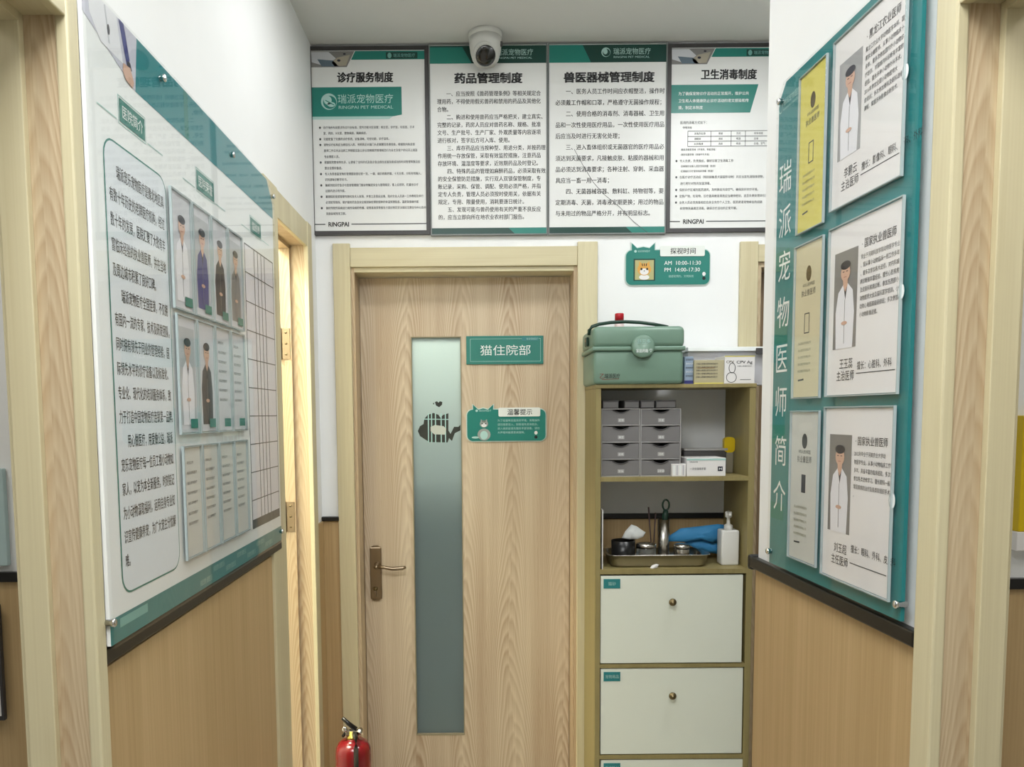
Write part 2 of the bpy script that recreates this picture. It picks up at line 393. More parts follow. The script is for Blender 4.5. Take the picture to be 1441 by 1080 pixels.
# ---- cat ward door (door_1)
RD = .115
door = thing('door_1', 'closed light oak door with a tall frosted glass strip', 'door', ((dx0+dx1)/2, YB, 0), kind='structure')
mb = MB()
cxo0, cxo1 = B.at(473.5, 560, YB)[0], B.at(839.5, 560, YB)[0]; ct = B.at(467, 344, YB)[1]
mb.box(cxo0, dx0+.008, YB-.014, YB, 0, ct, CASE, .002)
mb.box(dx1-.008, cxo1, YB-.014, YB, 0, ct, CASE, .002)
mb.box(dx0+.0085, dx1-.0085, YB-.011, YB, DZ-.004, B.at(650, 348.5, YB)[1], CASEH, .0015)
mb.build('casing', door)
mb = MB(); jt = .02
mb.box(dx0-.001, dx0+jt, YB, YB+.14, 0, DZ, JAMB).box(dx1-jt, dx1+.001, YB, YB+.14, 0, DZ, JAMB).box(dx0+jt, dx1-jt, YB, YB+.14, DZ-jt, DZ, CASEH)
mb.build('jamb', door)
YL = YB+RD-.012                               # front face of the leaf
gx0, gx1 = B.at(583, 755, YL)[0], B.at(650.5, 755, YL)[0]
gz1, gz0 = B.at(612, 475, YL)[1], B.at(620, 1034, YL)[1]
lx0, lx1 = dx0+jt+.002, dx1-jt-.002
mb = MB(); y0, y1 = YL, YL+.036
mb.box(lx0, gx0, y0, y1, .01, DZ-jt-.003, LEAF).box(gx1, lx1, y0, y1, .01, DZ-jt-.003, LEAF).box(gx0, gx1, y0, y1, gz1, DZ-jt-.003, LEAF).box(gx0, gx1, y0, y1, .01, gz0, LEAF)
leaf = mb.build('door_leaf', door)
mb = MB(); mb.frame(gx0-.003, gx1+.003, gz0-.003, gz1+.003, .0035, YL-.0015, mat('glass_edge_trim', (150, 140, 112), .5), YL+.012); mb.build('glass_trim', leaf)
mb = MB(); mb.box(gx0, gx1, YL+.014, YL+.020, gz0, gz1, FROST)
mb.build('frosted_glass_pane', leaf)
# clear cut-out motif in the frosting: heart over a cat head and tail
GY = YL+.0135
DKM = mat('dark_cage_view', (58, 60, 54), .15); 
mb = MB()
def gp(pts, m, y=GY): mb.flat([B.at(a, b, y) for a, b in pts], y, m)
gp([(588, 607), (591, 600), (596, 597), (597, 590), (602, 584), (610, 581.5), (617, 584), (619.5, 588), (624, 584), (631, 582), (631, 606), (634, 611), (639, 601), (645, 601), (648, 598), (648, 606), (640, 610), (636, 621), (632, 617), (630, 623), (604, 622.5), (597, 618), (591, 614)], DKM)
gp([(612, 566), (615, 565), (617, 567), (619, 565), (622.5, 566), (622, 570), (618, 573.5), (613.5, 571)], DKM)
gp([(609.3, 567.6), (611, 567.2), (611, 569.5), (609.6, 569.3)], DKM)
for x in (602, 606.5, 612, 620, 626): gp([(x, 582), (x+1.5, 582), (x+1.8, 623), (x+.3, 623)], PALEI, GY-.0004)
gp([(596, 589.5), (631, 590), (631, 591.2), (596, 590.7)], PALEI, GY-.0004)
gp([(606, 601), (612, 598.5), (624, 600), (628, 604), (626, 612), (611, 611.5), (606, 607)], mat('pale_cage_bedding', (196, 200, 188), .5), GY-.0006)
mb.build('clear_motif', leaf, label='dark cat shaped clear patch with a heart above')
hx0, hz1 = B.at(520.5, 768, YL); hx1, hz0 = B.at(538, 845, YL)
hn = MB().box(hx0, hx1, YL-.008, YL, hz0+.006, hz1-.006, NICKEL, .003).prism([(hx0+.004, hz1-.006), (hx1-.004, hz1-.006), (hx1-.012, hz1), (hx0+.012, hz1)], YL-.007, YL, NICKEL).prism([(hx0+.004, hz0+.006), (hx1-.004, hz0+.006), (hx1-.012, hz0), (hx0+.012, hz0)], YL-.007, YL, NICKEL)
hcx = (hx0+hx1)/2+.006; hzl = B.at(531, 797, YL-.03)[1]; kx, kz = B.at(529, 828, YL)
hn.lathe([(.011, 0), (.011, .008), (.008, .010), (.008, .05), (.0, .052)], (hcx, YL, hzl), NICKEL, 16, 'y')
ex_, ez_ = B.at(571, 800, YL-.045)
hn.tube([(hcx, YL-.044, hzl), (hcx+.03, YL-.047, hzl-.002), (hcx+.06, YL-.046, hzl-.008), (ex_-.012, YL-.045, ez_), (ex_, YL-.043, ez_+.004)], [.007, .0065, .007, .0075, .005], NICKEL, 10)
hn.lathe([(.008, 0), (.008, .008), (0, .009)], (kx, YL-.006, kz), BRONZE, 14, 'y').box(kx-.003, kx+.003, YL-.014, YL-.006, kz-.03, kz-.008, NICKEL, .002)
hn.build('door_handle', leaf, label='satin nickel lever handle on a long plate')

# the cage rack, added behind the door to shade the lower frosted glass
rk = thing('rack_blocker', 'grey cage rack added behind the frosted glass to keep light off its lower part', 'blocker', (-.15, 3.3, 0))
CG = mat('blocker_blue_grey_metal', (74, 92, 102), .4, .3)
MB().box(-.75, .45, 3.06, 3.5, .02, 1.63, CG, .004).build('cabinet', rk)
for k in range(3):
    mb = MB()
    for i in range(24): mb.tube([(-.72+i*.05, 3.045, .08+k*.52), (-.72+i*.05, 3.045, .54+k*.52)], .003, STEEL, 6)
    mb.build('bars', rk)
# ---- second door on the back wall, past the shelving (door_2)
d2 = thing('door_2', 'shaded wooden door behind the shelving at the right', 'door', ((ex0+ex1)/2, YB, 0), kind='structure')
mb = MB(); c0 = B.at(1038.5, 450, YB)[0]
mb.box(c0, ex0+.004, YB-.014, YB, 0, B.at(1050, 341, YB)[1], CASE, .002).box(ex1-.004, ex1+.055, YB-.014, YB, 0, B.at(1050, 341, YB)[1], CASE, .002).box(ex0+.0045, ex1-.0045, YB-.011, YB, EZ-.003, B.at(1070, 345, YB)[1], CASEH, .0015)
mb.build('casing', d2)
mb = MB(); mb.box(ex0-.001, ex0+.02, YB, YB+.14, 0, EZ, JAMB).box(ex1-.02, ex1, YB, YB+.14, 0, EZ, JAMB).box(ex0+.02, ex1-.02, YB, YB+.14, EZ-.02, EZ, JAMB); mb.build('jamb', d2)
MB().box(ex0+.022, ex1-.022, YB+.09, YB+.13, .01, EZ-.022, wood('brown_oak_door', (150, 126, 96), (110, 88, 64))).build('door_leaf', d2)

# ---- far-left doorway with open door and hinges (door_3)
d3 = thing('door_3', 'bright open doorway at the far end of the left wall, hinges on its jamb', 'doorway', (LO1, 0, 0), L, kind='structure')
mb = MB(); k0 = L.at(380, 560, -.014)[0]; k1 = min(lb-.022, L.at(444, 560, -.014)[0]); kt = H2+.075
mb.box(k0, LO0+.004, -.014, 0, 0, kt, CASE, .002).box(LO1-.004, k1, -.014, 0, 0, kt, CASE, .002).box(LO0+.0045, LO1-.0045, -.012, 0, H2-.004, kt-.002, CASE, .0015)
mb.build('casing', d3)
mb = MB(); mb.box(LO1, LO1+.014, 0, TH, 0, H2+.015, JAMB).box(LO0-.014, LO0, 0, TH, 0, H2+.015, JAMB).box(LO0, LO1, 0, TH, H2, H2+.014, JAMB)
mb.box(LO1-.012, LO1, .046, TH, 0, H2, JAMB).box(LO0, LO1, .046, TH, H2-.012, H2, JAMB)
jb = mb.build('jamb', d3)
def hinge(z):
    mb = MB(); x = LO1-.012; mb.box(x-.002, x, .050, .076, z-.05, z+.05, NICKEL, .0007)
    mb.tube([(x-.004, .081, z-.05), (x-.004, .081, z+.05)], .005, NICKEL, 10)
    for k in (-.035, 0, .035):
        mb.lathe([(.0035, 0), (.0035, .0015), (0, .002)], (x-.0035, .063, z+k), BRONZE, 10, 'x')
    return mb
hinge(L.at(403, 473)[1]).build('hinge', d3); hinge(L.at(411, 742)[1]).build('hinge', d3)
# the open leaf, swung into the bright room
MB().box(LO1+.03, LO1+.07, .12, .80, .01, H2-.015, LEAF).build('door_leaf', d3)

# ---- near doorways (door_4 left, door_5 right)
def near_frame(name, F, s, jx, outx, label):
    d = thing(name, label, 'doorway', (jx, 0, 0), F, kind='structure')
    far = lambda a, b, *r: (min(a, b), max(a, b))+r
    fx = -s*.18                                   # other jamb of the opening, beside the viewer
    mb = MB()
    mb.box(*far(jx-s*.004, outx), -.018, 0, 0, HEADZ+.065, CASE, .003)
    mb.box(*far(fx, fx-s*.06), -.018, 0, 0, HEADZ+.065, CASE, .003)
    mb.box(*far(fx, jx-s*.0045), -.016, 0, HEADZ-.004, HEADZ+.062, CASEH, .002)
    mb.box(*far(jx-s*.004, outx), TH, TH+.010, 0, HEADZ+.065, CASE, .003)
    mb.box(*far(fx, jx-s*.0045), TH, TH+.009, HEADZ-.004, HEADZ+.062, CASEH, .002)
    mb.build('casing', d)
    mb = MB()
    mb.box(*far(jx, jx+s*.014), 0, TH, 0, HEADZ+.014, JAMB).box(*far(jx-s*.012, jx), .044, TH, 0, HEADZ, CASE, .0015)
    mb.box(*far(fx, fx-s*.014), 0, TH, 0, HEADZ+.014, JAMB)
    mb.box(*far(fx, jx), 0, TH, HEADZ, HEADZ+.014, CASEH).box(*far(fx, jx-s*.012), .044, TH, HEADZ-.012, HEADZ, CASEH)
    mb.build('jamb', d)
    return d
near_frame('door_4', L, 1, LJ, LN, 'near left doorway with a pale oak frame')
near_frame('door_5', R, -1, RJ, RN, 'near right doorway with a pale oak frame')

# ------------------------------------------------------------------ lettering content
def logo(mb, F, px, py, r, y, m, dk):
    x, z = F.at(px, py, y); k = r*.0025
    mb.ell(x, z, k, k, y, m, 24); mb.ell(x+k*.08, z-k*.12, k*.8, k*.78, y-.0003, dk, 24)
    mb.ell(x-k*.1, z+k*.15, k*.45, k*.6, y-.0006, m, 16); mb.ell(x+k*.25, z-k*.35, k*.42, k*.25, y-.0006, m, 16)
    mb.line((x-k*.3, z+k*.2), (x+k*.5, z-k*.3), k*.12, y-.0009, dk)
S = YB/F_PX
def row(mb, F, s, px, py, pxw, pyh, y, m, off=0.0, d=YB):
    """a row of lettering: px/py left edge and centre, pxw = total width, pyh = em height"""
    x, z = F.at(px, py, y); n = glyphs(s, off)[2]/EM
    mb.text(s, x, z, pxw*d/F_PX/max(n, .01), pyh*d/F_PX, y, m, off)

PY = YB-.012
PF = YB-.014
def posterbase(l, r, t, b, fr, label, group='regulation posters under the ceiling'):
    x0, x1 = B.at(l, 197, PF)[0], B.at(r, 197, PF)[0]; z1, z0 = t, b
    o = thing('wall_poster', label, 'poster', ((x0+x1)/2, YB, z0), group=group)
    return o, x0, x1, z0, z1
PT, PB = B.at(690, 63.5, PF)[1], B.at(690, 329, PF)[1]
S = (B.at(770, 197, PF)[0]-B.at(604, 197, PF)[0])/166
def framed(l, r, label, title, tx, band, lines, kind):
    o, x0, x1, z0, z1 = posterbase(l, r, PT, PB, True, label)
    t = .013
    MB().frame(x0, x1, z0, z1, t, YB-.016, FRAMEG, YB-.0).build('frame', o)
    mb = MB(); mb.box(x0+t, x1-t, PY, YB-.001, z0+t, z1-t, SHEETW); y = PY-.0005
    kx, kz = (x1-x0)/(r-l), (z1-z0)/(329-63.5)
    X = lambda p: x0+(p-l)*kx; Z = lambda q: z1-(q-63.5)*kz
    # picture strip
    mb.flat([(x0+t, Z(70)), (x0+t, Z(92)), (X(l+55), Z(92)), (X(l+66), Z(70))], y, PHOTOG)
    mb.flat([(x0+t, Z(71)), (x0+t+.002, Z(85)), (X(l+26), Z(91)), (X(l+40), Z(80)), (X(l+30), Z(71))], y-.0003, PHOTOL)
    mb.flat([(X(l+14), Z(81)), (X(l+20), Z(91)), (X(l+44), Z(91)), (X(l+36), Z(83))], y-.0006, mat('picture_blue_glove', (96, 112, 124), .5))
    mb.flat([(X(l+34), Z(86)), (X(l+42), Z(79)), (X(l+60), Z(75)), (X(l+54), Z(90)), (X(l+38), Z(91))], y-.0006, mat('picture_fur', (168, 160, 142), .5))
    mb.ell(X(l+44), Z(83), .006, .004, y-.0009, PHOTOD, 10); mb.ell(X(l+52), Z(74), .005, .003, y-.0009, PHOTOD, 10)
    mb.flat([(X(l+61), Z(82)), (X(l+67), Z(70)), (x1-t, Z(70)), (x1-t, Z(82))], y, TEAL)
    mb.rect(X(l+110), X(l+154), Z(81), Z(72), y-.0003, TEALD)
    mb.text('瑞派宠物医疗', X(l+120), Z(76.5), .0125, .0135, y-.0006, TEALL)
    mb.ell(X(l+115), Z(76.5), .007, .009, y-.0006, TEALL, 14)
    mb.text(title, X(tx), Z(106.5), S*13.1, S*14.5, y, INK, .045)
    mb.text('RINGPAI', X(l+24), Z(313.5), S*7.9, S*8.8, y, INK, .03)
    mb.rect(x0+t, X(l+20), Z(314.3), Z(312.9), y, INKG); mb.rect(X(l+57), x1-t, Z(314.3), Z(312.9), y, INKG)
    return o, mb, X, Z, y, x0, x1, t
# poster 1
l = 435
o, mb, X, Z, y, x0, x1, t = framed(l, 604, 'leftmost regulation poster, dark frame and a green banner with the clinic logo under its title', '诊疗服务制度', 476, None, None, 1)
mb.flat([(x0+t, Z(120)), (x0+t, Z(161)), (X(555), Z(161)), (X(566), Z(159)), (X(566), Z(120))], y, TEAL)
mb.flat([(x0+t, Z(161)), (x0+t, Z(165)), (X(548), Z(165)), (X(554), Z(161))], y, PALEI)
lx, lz = X(464), Z(140)
k = .027; mb.ell(lx, lz, k, k, y-.0003, PALEI, 28); mb.ell(lx+k*.1, lz-k*.1, k*.84, k*.8, y-.0006, TEAL, 28); mb.ell(lx-.004, lz+.004, k*.5, k*.55, y-.0009, PALEI, 18); mb.ell(lx+.008, lz-.01, k*.5, k*.3, y-.0009, PALEI, 18); mb.line((lx-.012, lz+.004), (lx+.018, lz-.012), .003, y-.0012, TEAL)
mb.text('瑞派宠物医疗', X(476), Z(136.5), S*13.1, S*13.5, y-.0003, PALEI)
mb.text('RINGPAI PET MEDICAL', X(477), Z(148), S*7.6, S*6.2, y-.0003, PALEI, .006)
p1 = [(1, '诊疗场所布局要求符合行业标准，室内功能分区设置：候诊室、诊疗室、化验室、手术'), (0, '室、药房、X光室、禁食病房、隔离病房。'),
(1, '功能配备了完善的诊疗系统，设备清晰，可控功能，诊疗温表。'), (1, '宠物诊疗机构应当悬挂出入库，光明亮正对面门头走廊醒目处悬挂处，根据院内执业兽'),
(0, '医师工作日共从出的工作制度应急公示公告制度的管理规范行为业主及客户的公开上岗及'), (0, '专业兽医人员。'),
(1, '根据医院整体特色牙，让更省了全科的式及急诊急治理念发展及新成功的时间管理零散店应'), (0, '营业设置和备选。'),
(1, '专人负责患畜宠物的管理提前登记初一宠、一案、病历档案的填、十天分类、分析有效输入、'), (0, '识别清晰诊断学科书。'),
(1, '兼顾到院诊疗急诊与宽容管理前门接诊的输送安全与管理规定，管上应排到，贮藏收诊疗'), (0, '过兽药进诊所开展。'),
(1, '兼顾院的宠用管理专致科技术人体限、步准立及营运运维、指对合业人员进一工作教程及单行'), (0, '必须按常规保，维护服用药急急安全规划体检预防接种的体温按测信息，温度复查操作医'),
(1, '做好传统传染病流行病传染病的传播、疫情基准类等报告方面应制定定法规应无需全与中心及并'), (0, '完兽县域宠宠卫群。')]
rows = [176.5, 184.5, 192.7, 200.7, 209, 217.5, 225.5, 233.7, 242, 250, 258, 266, 274.2, 282.3, 290.5, 298.5]
for (b, s), q in zip(p1, rows):
    mb.text(s, X(455+(q-176)*.012), Z(q), S*3.38, S*4.1, y, INKG, .012)
    if b: mb.ell(X(450.5), Z(q), .0035, .004, y, INKG, 10)
mb.build('printed_sheet', o)
# poster 4
l = 938.5
o, mb, X, Z, y, x0, x1, t = framed(l, 1105, 'rightmost regulation poster, half hidden by the right wall, with a small table in its text', '卫生消毒制度', 985, None, None, 4)
mb.flat([(x0+t, Z(120.5)), (x0+t, Z(160)), (X(1055), Z(160)), (X(1066), Z(120.5))], y, TEAL)
for q, s in ((133, '为了确保宠物诊疗活动的正常展开，维护公共'), (143, '卫生和人体健康防止诊疗活动的宠文感染和传'), (152.5, '播，制定本制度')):
    mb.text(s, X(954), Z(q), S*4.95, S*5.2, y-.0003, WHITEI, .004)
mb.text('医用的消毒方式如下：', X(957), Z(173.5), S*4, S*4.6, y, INKG, .01); mb.text('·物理消毒', X(960), Z(180.5), S*3.2, S*3.4, y, INKG, .008)
for q in (185.5, 193, 200, 207): mb.rect(X(968), X(1098), Z(q+.4), Z(q-.4), y, INKG)
for p in (968, 1000.5, 1029, 1049, 1098): mb.rect(X(p-.3), X(p+.3), Z(207), Z(185.5), y, INKG)
for q, c in ((189, ('消毒剂名称', '用途', '方式', '有效浓度')), (196.5, ('酒精类', '消杀', '喷洒', '全液')), (203.5, ('84消毒液', '消杀', '喷洒', '全液、空气'))):
    for p, s in zip((977, 1011, 1036, 1061), c): mb.text(s, X(p), Z(q), S*3.2, S*3.6, y, INKG, .008)
for q, b, s in ((211.5, 0, '·器具消毒类常规（环境用、表面消毒）'), (218.5, 0, '·高压灭菌常规（消毒中手术具）'), (227.5, 1, '专人负责，负责接应，做好日常卫生消毒工作'), (235, 0, '·定期做好全部人员及空间安置（检查）'), (242, 0, '·定期做好诊疗室和病房消毒（检查）'),
    (250.5, 1, '在医疗诊疗活动后（特别接触患犬猫猫移动物）并应当首先清除排泄物，'), (259.5, 0, '进行再针对性的加温消毒。'), (268.5, 1, '保持诊疗区域的医药通风，及时换出污染空气，确保良好诊疗环境。'), (277.5, 1, '定购产物、垃圾物，诊疗器具继发排放应当继持密封，送至负责处理单位消毒处，'),
    (286.5, 1, '业务人员必须具备相应自身业务的个人卫生、医院诱请宠物单位的自随'), (295, 0, '和宠物洗澡清洁消毒，确保诊疗活动的正常开展。')):
    mb.text(s, X(957+(0 if b else 1)), Z(q), S*(3.8 if q > 224 and not s.startswith('·') else 3.0), S*(4.3 if q > 224 and not s.startswith('·') else 3.3), y, INKG, .01)
    if b: mb.ell(X(952.5), Z(q), .0035, .004, y, INKG, 10)
mb.build('printed_sheet', o)
# posters 2 and 3
def open_poster(l, r, label, title, tx, tw, lines, q0, q1, xl, cw, ch, flip):
    o, x0, x1, z0, z1 = posterbase(l, r, PT+.003, PB-.004, False, label)
    mb = MB(); mb.box(x0+.001, x1-.001, YB-.014, YB, z0, z1, SHEETW); MBf = MB().frame(x0, x1, z0-.001, z1+.001, .004, YB-.0165, mat('thin_grey_frame', (120, 124, 122), .4), YB)
    MBf.build('frame', o)
    y = YB-.0145; kx, kz = (x1-x0)/(r-l), (z1-z0)/(330.5-62.5)
    X = lambda p: x0+(p-l)*kx; Z = lambda q: z1-(q-62.5)*kz
    mb.rect(x0+.004, x1-.004, Z(89), Z(64.5), y, TEALD)
    if flip: mb.flat([(x0+.004, Z(89)), (x0+.004, Z(64.5)), (X(l+48), Z(64.5)), (X(l+60), Z(89))], y-.0003, TEAL); a = 848
    else: mb.flat([(x0+.004, Z(89)), (x0+.004, Z(66.5)), (X(l+47), Z(66.5)), (X(l+60), Z(89))], y-.0003, TEAL); a = 684
    lx, lz, k = X(a+4), Z(75), .0155
    mb.ell(lx, lz, k, k, y-.0006, PALEI, 20); mb.ell(lx+k*.1, lz-k*.1, k*.82, k*.8, y-.0009, TEALD, 20); mb.ell(lx-.002, lz+.002, k*.5, k*.6, y-.0012, PALEI, 14)
    mb.text('瑞派宠物医疗', X(a+14), Z(74), S*8.8, S*9.4, y-.0006, PALEI, .006); mb.text('RINGPAI PET MEDICAL', X(a+14.5), Z(81.7), S*5.0, S*3.8, y-.0006, PALEI, .006)
    mb.text(title, X(tx), Z(109.5), S*tw, S*15, y, INK, .05)
    for i, s in enumerate(lines):
        q = q0+(q1-q0)*i/(len(lines)-1); ind = 0
        while s.startswith('_'): s = s[1:]; ind += 1
        mb.text(s, X(xl)+ind*cw*S, Z(q), S*cw, S*ch, y, INK, .014)
    mb.rect(x0+.004, x1-.004, Z(329), Z(320.5), y, TEALD)
    mb.flat([(X(l+110), Z(320.5)), (X(l+119), Z(329)), (x1-.004, Z(329)), (x1-.004, Z(320.5))], y-.0003, TEAL)
    if flip:
        pts = [(808, 210), (820, 232), (835, 257), (850, 274), (872, 292), (892, 313), (912, 329)]
        for u, v in zip(pts, pts[1:]): mb.line((X(u[0]), Z(u[1])), (X(v[0]), Z(v[1])), .0014, y-.0008, INKG)
    mb.build('printed_sheet', o)
open_poster(604.7, 770.5, 'second regulation poster from the left, behind the ceiling camera', '药品管理制度', 640, 15.9, [
 '__一、应当按照《兽药管理条例》等相关规定合', '理用药，不得使用假劣兽药和禁用的药品及其他化', '合物。', '__二、购进和使用兽药应当严格把关，建立真实、', '完整的记录，药房人员应对兽药名称、规格、批准', '文号、生产批号、生产厂家、外观质量等内容逐项', '进行核对，签字后方可入库、使用。',
 '__三、库存药品应当按种型、用途分类，并按药理', '作用统一存放保管，采取有效监控措施，注意药品', '存放环境、温湿度等要求，近效期药品及时登记。', '__四、特殊药品的管理如麻醉药品，必须采取有效', '的安全保管防范措施，实行双人双锁保管制度，专', '账记录，采购、保管、调配、使用必须严格，并指', '定专人负责，管理人员必须按时使用关，依据有关', '规定，专用、限量使用，消耗要逐日统计。', '__五、发现可能与兽药使用有关的严重不良反应', '的，应当立即向所在地农业农村部门报告。'],
 131, 305, 615.5, 6.62, 7.6, 0)
open_poster(771.3, 938, 'third regulation poster from the left, text scratched by a thin diagonal crack', '兽医器械管理制度', 793, 15.9, [
 '__一、医务人员工作时间应衣帽整洁，操作时', '必须戴工作帽和口罩，严格遵守无菌操作规程；', '__二、使用合格的消毒剂、消毒器械、卫生用', '品和一次性使用医疗用品，一次性使用医疗用品', '后应当及时进行无害化处理；', '__三、进入畜体组织或无菌器官的医疗用品必', '须达到灭菌要求，凡接触皮肤、粘膜的器械和用', '品必须达到消毒要求；各种注射、穿刺、采血器', '具应当一畜一用一消毒；', '__四、无菌器械容器、敷料缸、持物钳等，要', '定期消毒、灭菌，消毒液定期更换；用过的物品', '与未用过的物品严格分开，并有明显标志。'],
 129, 301, 781.5, 7.3, 8.2, 1)

# ------------------------------------------------------------------ ceiling camera
cz = CEIL; cy_ = 2.645; cxx = B.at(683, 50, cy_)[0]
sc = thing('security_camera', 'white turret security camera on the ceiling before the posters', 'security camera', (cxx, cy_, cz))
WCAM = mat('camera_white_plastic', (206, 206, 200), .4)
MB().lathe([(.056, 0), (.056, -.012), (.052, -.017), (.050, -.018)], (cxx, cy_, cz), WCAM, 36).build('mounting_base', sc)
mb = MB(); mb.lathe([(.0535, -.016), (.053, -.04), (.050, -.062), (.043, -.084), (.034, -.097), (.0, -.100)], (cxx, cy_, cz), WCAM, 36)
mb.box(cxx+.044, cxx+.056, cy_-.02, cy_-.008, cz-.048, cz-.032, DKBOX, .003)
mb.build('housing', sc)
rot = Matrix.Rotation(math.radians(-52), 4, 'X')
mb = MB(); c0 = Vector((cxx-.003, cy_-.028, cz-.074))
bm = bmesh.new(); bmesh.ops.create_cone(bm, cap_ends=True, segments=32, radius1=.034, radius2=.038, depth=.055)
dirv = Vector((.10, -.80, -.70)).normalized(); q = dirv.to_track_quat('-Z', 'Y').to_matrix().to_4x4()
mb.addbm(bm, WCAM, True, Matrix.Translation(c0) @ q)
mb.ball(c0-dirv*.02, .037, WCAM, mx=q); eb = mb.build('eyeball', sc)
mb = MB(); bm = bmesh.new(); bmesh.ops.create_uvsphere(bm, u_segments=28, v_segments=14, radius=.0345)
for v in bm.verts: v.co.z *= .35
mb.addbm(bm, mat('black_camera_glass', (6, 7, 7), .12, coat=1), True, Matrix.Translation(c0+dirv*.024) @ q); mb.build('lens_glass', sc)

S = YB/F_PX
# ------------------------------------------------------------------ signs
def cat_face(mb, x, z, r, y, fur, dk, eye):
    mb.flat([(x-r*.9, z+r*.3), (x-r*.8, z+r*1.25), (x-r*.2, z+r*.8)], y, fur).flat([(x+r*.9, z+r*.3), (x+r*.8, z+r*1.25), (x+r*.2, z+r*.8)], y, fur)
    mb.ell(x, z, r*1.1, r*.95, y-.0003, fur, 18); mb.ell(x, z-r*.35, r*.7, r*.5, y-.0006, PAPER, 14)
    for s in (-1, 1): mb.ell(x+s*r*.45, z+r*.05, r*.16, r*.2, y-.0009, eye, 8)
    mb.ell(x, z-r*.25, r*.1, r*.07, y-.0009, dk, 8)
    for s in (-.35, 0, .35): mb.line((x+s*r, z+r*.9), (x+s*r*.8, z+r*.5), r*.14, y-.0009, dk)
ORANGE = mat('orange_fur_print', (214, 160, 74), .4)
BORD = mat('pale_sign_edge', (196, 214, 206), .3)
def ear_sign(name, label, Y, l, r, t, b, ears, plaq, S_, title, ttx):
    x0, x1 = B.at(l, (t+b)/2, Y)[0], B.at(r, (t+b)/2, Y)[0]; z1, z0 = B.at(l, t, Y)[1], B.at(l, b, Y)[1]
    o = thing(name, label, 'sign', ((x0+x1)/2, Y, z0))
    kx, kz = (x1-x0)/(r-l), (z1-z0)/(b-t)
    X = lambda p: x0+(p-l)*kx; Z = lambda q: z1-(q-t)*kz
    def outline(g):
        a = rrect(x0-g, x1+g, z0-g, z1+g, .02+g)
        # splice the ears into the top edge
        e0, e1, w_, top = X(ears[0]), X(ears[1]), S_*9, Z(ears[2])+g
        # order of rrect: top-right arc, top-left arc, ...
        n = 6; tr = a[:n]; rest = a[n:]
        head = [(e1+g, z1+g), (e1+g, top), (e1-w_*.8, top-S_*7), ((e0+e1)/2, top-S_*5.2), (e0+w_*.8, top-S_*7), (e0-g, top), (e0-g, z1+g)]
        return tr+head+rest
    mb = MB(); mb.prism(outline(.0035), Y-.004, Y-.0005, BORD); mb.prism(outline(0), Y-.006, Y-.0035, TEAL)
    y = Y-.0065
    mb.text('瑞派宠物医疗', X(ears[0]+8), Z(t+1.5), S_*2.9, S_*3.2, y, PALEI); mb.ell(X(ears[0]+5), Z(t+1.5), S_*1.8, S_*1.8, y, PALEI, 12)
    px0, px1, py0, py1 = plaq
    mb.prism(rrect(X(px0), X(px1), Z(py1), Z(py0), S_*2), Y-.0085, Y-.006, mat('pale_plaque', (226, 230, 224), .3))
    mb.text(title, X(ttx), Z((py0+py1)/2), S_*8.9, S_*9.2, Y-.009, INK, .012)
    return o, mb, X, Z, y
SW = YB/F_PX
o, mb, X, Z, y = ear_sign('visiting_hours_sign', 'teal cat eared visiting hours sign on the white wall above the green kit', YB, 880.5, 998, 353, 401.5, (888.6, 920.5, 343), (928, 990.5, 347.5, 362), SW, '探视时间', 942)
mb.rect(X(891), X(921.5), Z(396), Z(365), y, TEALD); mb.rect(X(893), X(919.5), Z(394.6), Z(367), y-.0003, mat('picture_sand', (176, 172, 120), .5))
cat_face(mb, X(906), Z(380), .022, y-.0006, ORANGE, INK, INK); mb.ell(X(906), Z(391), .018, .009, y-.0006, PAPER, 14)
mb.text('AM  10:00-11:30', X(934), Z(371), S*7.5, S*7.6, y, WHITEI, 0); mb.text('PM  14:00-17:30', X(934), Z(380.5), S*7.5, S*7.6, y, WHITEI, 0)
mb.text('请提前预约，文明探视', X(940), Z(390), S*3.5, S*3.6, y, PALEI)
mb.ell(X(990), Z(387), .006, .007, y, PAPER, 12); mb.ell(X(990), Z(393), .006, .006, y, INK, 12)
mb.build('sign_board', o)
YS = YL
SD = YS/F_PX
x0, z1 = B.at(656, 473.5, YS); x1, z0 = B.at(764.5, 512.5, YS)
o = thing('door_sign', 'rectangular teal name sign near the top of the oak door', 'sign', ((x0+x1)/2, YS, z0))
mb = MB().box(x0, x1, YS-.006, YS-.0005, z0, z1, TEAL, .001); y = YS-.0066
mb.frame(x0+.014, x1-.01, z0+.01, z1-.010, .0012, y, PALEI); mb.text('猫住院部', x0+.049, (z0+z1)/2-.001, SD*17.9, SD*15.5, y-.0003, WHITEI)
mb.rect(x1-.078, x1-.018, z1-.018, z1-.005, y-.0003, TEALM); mb.text('瑞派宠物医疗', x1-.062, z1-.0115, .007, .008, y-.0006, PALEI)
mb.build('sign_board', o)
MB().box(x0-.0005, x1+.0005, YS-.0105, YS-.0085, z0-.0005, z1+.0005, ACR).build('clear_cover', o)
o, mb, X, Z, y = ear_sign('reminder_sign', 'teal cat eared reminder sign on the oak door under the name sign', YS, 657.5, 767.5, 577, 621, (666, 694, 570), (701.5, 760, 574.5, 587), SD, '温馨提示', 713.5)
GCAT = mat('grey_tabby_print', (150, 156, 150), .4)
mb.ell(X(681), Z(612), .024, .022, y, GCAT, 18); mb.ell(X(681), Z(613), .014, .016, y-.0002, PALEI, 16); mb.ell(X(669), Z(616), .014, .004, y, PALEI, 12)
cat_face(mb, X(681), Z(597), .014, y-.0006, GCAT, INK, INK)
